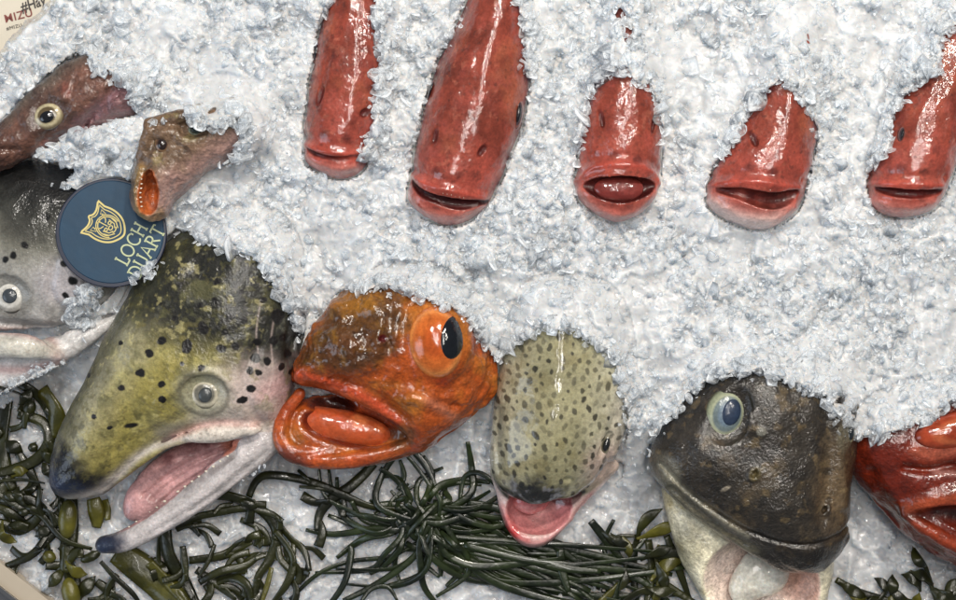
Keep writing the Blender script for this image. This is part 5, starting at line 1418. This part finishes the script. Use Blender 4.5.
# roman capitals with small serifs, drawn as raised strokes (unit height 1)
arc = lambda cx, cy, rx, ry, a0, a1, n=14: [(cx + rx * math.cos(math.radians(a0 + (a1 - a0) * i / n)), cy + ry * math.sin(math.radians(a0 + (a1 - a0) * i / n))) for i in range(n + 1)]
def serif(x, y, w=0.13): return [(x - w, y), (x + w, y)]
GLYPH = {
 'L': (0.62, [[(.12, 0), (.12, 1)], serif(.12, 1), [(-.02, 0), (.56, 0)], [(.56, 0), (.6, .2)]]),
 'O': (0.98, [arc(.46, .5, .44, .5, 0, 360, 26)]),
 'C': (0.86, [arc(.46, .5, .44, .5, 48, 312, 20), [(.76, .7), (.76, .95)]]),
 'H': (0.92, [[(.12, 0), (.12, 1)], [(.74, 0), (.74, 1)], [(.12, .52), (.74, .52)], serif(.12, 0), serif(.12, 1), serif(.74, 0), serif(.74, 1)]),
 'D': (0.9, [[(.12, 0), (.12, 1)], [(-.01, 1), (.34, 1)] + arc(.34, .5, .46, .5, 88, -90, 14) + [(-.01, 0)]]),
 'U': (0.9, [[(.12, 1), (.12, .32)] + arc(.43, .32, .31, .32, 180, 360, 12) + [(.74, 1)], serif(.12, 1), serif(.74, 1)]),
 'A': (0.88, [[(.04, 0), (.42, 1.02), (.8, 0)], [(.18, .36), (.66, .36)], serif(.04, 0, .1), serif(.8, 0, .12)]),
 'R': (0.8, [[(.12, 0), (.12, 1)], [(-.01, 1), (.34, 1)] + arc(.36, .75, .24, .25, 88, -90, 10) + [(.12, .5)], [(.34, .5), (.72, 0)], serif(.12, 0)]),
 'T': (0.8, [[(.38, 0), (.38, 1)], [(.02, .86), (.02, 1), (.74, 1), (.74, .86)], serif(.38, 0)])}
def letters(word, x0, y0, h):
    x = x0; L = []
    for c in word:
        w, st = GLYPH[c]
        L += [([(x + a * h * 0.92, y0 + b * h) for a, b in q], False) for q in st]; x += w * h * 0.92 + 1.1
    return L
ribbon(letters('LOCH', -20.5, -27.5, 12.2), 1.5, Z0, Z1, M_GOLDTXT, 'lettering', tg)
ribbon(letters('DUART', -26.0, -43.5, 12.2), 1.5, Z0, Z1, M_GOLDTXT, 'lettering', tg)

# ---------------------------------------------------------------- counter, sign card and tray rim round the ice
M_COUNTER = plain_mat('counter_steel', lin(150, 148, 142), 0.35, metallic=0.6, vary=0.1, scale=30, bump=0.1)
V = np.array([[-1.6, -1.3, -0.075], [1.6, -1.3, -0.075], [1.6, 1.3, -0.075], [-1.6, 1.3, -0.075]])
o = mesh_obj('counter_top', V, [(0, 1, 2, 3)], M_COUNTER, smooth=False); tag(o, 'grey steel counter under the ice', 'counter', kind='structure')

def box(x0, x1, y0, y1, z0, z1):
    V = np.array([(x, y, z) for x in (x0, x1) for y in (y0, y1) for z in (z0, z1)]) / 1000
    return V, [(0, 1, 3, 2), (4, 6, 7, 5), (0, 4, 5, 1), (2, 3, 7, 6), (0, 2, 6, 4), (1, 5, 7, 3)]
M_CARD = plain_mat('cream_card', lin(200, 192, 176), 0.5, 0.2, vary=0.05, scale=20)
M_INK = plain_mat('dark_ink', lin(58, 54, 52), 0.6); M_INKR = plain_mat('red_brown_ink', lin(120, 62, 56), 0.6)
zc_ = -30
e = bpy.data.objects.new('sign_card', None); COL.objects.link(e)
e.location = to_bed(np.array(8.0), np.array(14.0), np.array(float(zc_))); e.rotation_euler = (0, 0, math.radians(14))
tag(e, 'cream printed sign card behind the ice in the top left corner', 'sign')
Vb, Qb = box(-170, 64, -62, 90, -3, 0); mesh_obj('card', Vb, Qb, M_CARD, e, flip=True, smooth=False)
text_mesh('lettering', 'MIZU', 11.5, M_INKR, e, (10, -4.5, 0.4), 0, 0.2, 0, 1.0, spacing=1.12, bold=0.15)
text_mesh('lettering', '#MIZU', 5, M_INK, e, (3, -14.5, 0.4), 0, 0.2, 0, 1.0, spacing=1.15)
text_mesh('lettering', '#Hay', 15, M_INK, e, (27, 3.5, 0.4), math.radians(6), 0.2, 0.15, 0.8, bold=0.25)

M_RIM = plain_mat('beige_tray_plastic', lin(176, 164, 146), 0.4, 0.2, vary=0.06); M_STEEL = plain_mat('tray_steel', lin(150, 150, 152), 0.25, metallic=0.9)
e = bpy.data.objects.new('display_tray', None); COL.objects.link(e)
e.location = to_bed(np.array(16.0), np.array(584.0), np.array(8.0)); e.rotation_euler = (0, 0, math.radians(-38))
tag(e, 'beige tray rim with a steel edge in the lower left corner', 'tray')
Vb, Qb = box(-260, 420, -9, 9, -10, 6); mesh_obj('rim', Vb, Qb, M_RIM, e, flip=True, smooth=False)
Vb, Qb = box(-260, 420, -13, -9.2, -14, 9); mesh_obj('steel_edge', Vb, Qb, M_STEEL, e, flip=True, smooth=False)
Vb, Qb = box(-260, 420, -60, -13.2, -60, 2); mesh_obj('front_panel', Vb, Qb, M_STEEL, e, flip=True, smooth=False)
# ---------------------------------------------------------------- camera, light, and the tilt of the whole counter
cam = bpy.data.cameras.new('camera'); cam.sensor_fit = 'HORIZONTAL'; cam.sensor_width = 36
cam.angle = 2 * math.atan(478 / D); cam.clip_start = 0.05; cam.clip_end = 100
co = bpy.data.objects.new('camera', cam); COL.objects.link(co); co.location = (0, 0, D / 1000)
SC.camera = co

def lamp(name, loc, aim, size, power, rgb, size_y=None):
    l = bpy.data.lights.new(name, 'AREA'); l.energy = power; l.color = rgb; l.size = size
    if size_y: l.shape = 'RECTANGLE'; l.size_y = size_y
    ob = bpy.data.objects.new(name, l); COL.objects.link(ob); ob.location = loc
    ob.rotation_euler = (Vector(aim) - Vector(loc)).to_track_quat('-Z', 'Y').to_euler()
    return ob
lamp('ceiling_lamp', (0.40, 1.05, 1.6), (0.05, 0.05, 0), 0.14, 20, (1.0, 0.93, 0.82))
lamp('ceiling_lamp', (-0.35, 0.95, 1.9), (0.0, 0.0, 0), 0.12, 13, (1.0, 0.95, 0.88))
lamp('ceiling_lamp', (0.9, 0.5, 1.7), (0.1, 0.0, 0), 0.10, 8, (1.0, 0.93, 0.84))
for lx, pw in ((-0.16, 9), (0.26, 13.5)):                       # two tube lamps running front to back over the counter
    lamp('tube_lamp', (lx, 0.32, 2.2), (lx, 0.32, 0), 0.03, pw, (1.0, 0.96, 0.90), 1.0)
lamp('daylight_fill', (-2.4, -0.7, 1.2), (-0.2, -0.05, 0), 1.4, 20, (0.72, 0.84, 1.0))  # unseen soft area lamp, added as bluish daylight fill from the left
w = bpy.data.worlds.new('World'); SC.world = w; w.use_nodes = True
w.node_tree.nodes['Background'].inputs[0].default_value = (0.80, 0.86, 0.95, 1); w.node_tree.nodes['Background'].inputs[1].default_value = 0.16
SC.view_settings.view_transform = 'Standard'; SC.view_settings.look = 'None'; SC.view_settings.exposure = 0; SC.view_settings.gamma = 1
SC.cycles.max_bounces = 10; SC.cycles.transmission_bounces = 8; SC.cycles.transparent_max_bounces = 24
SC.cycles.caustics_refractive = True; SC.cycles.caustics_reflective = False
SC.cycles.use_denoising = True

R = Matrix.Rotation(TILT, 4, 'X')
for ob in list(SC.objects):
    if ob.parent is None:
        ob.matrix_basis = R @ ob.matrix_basis
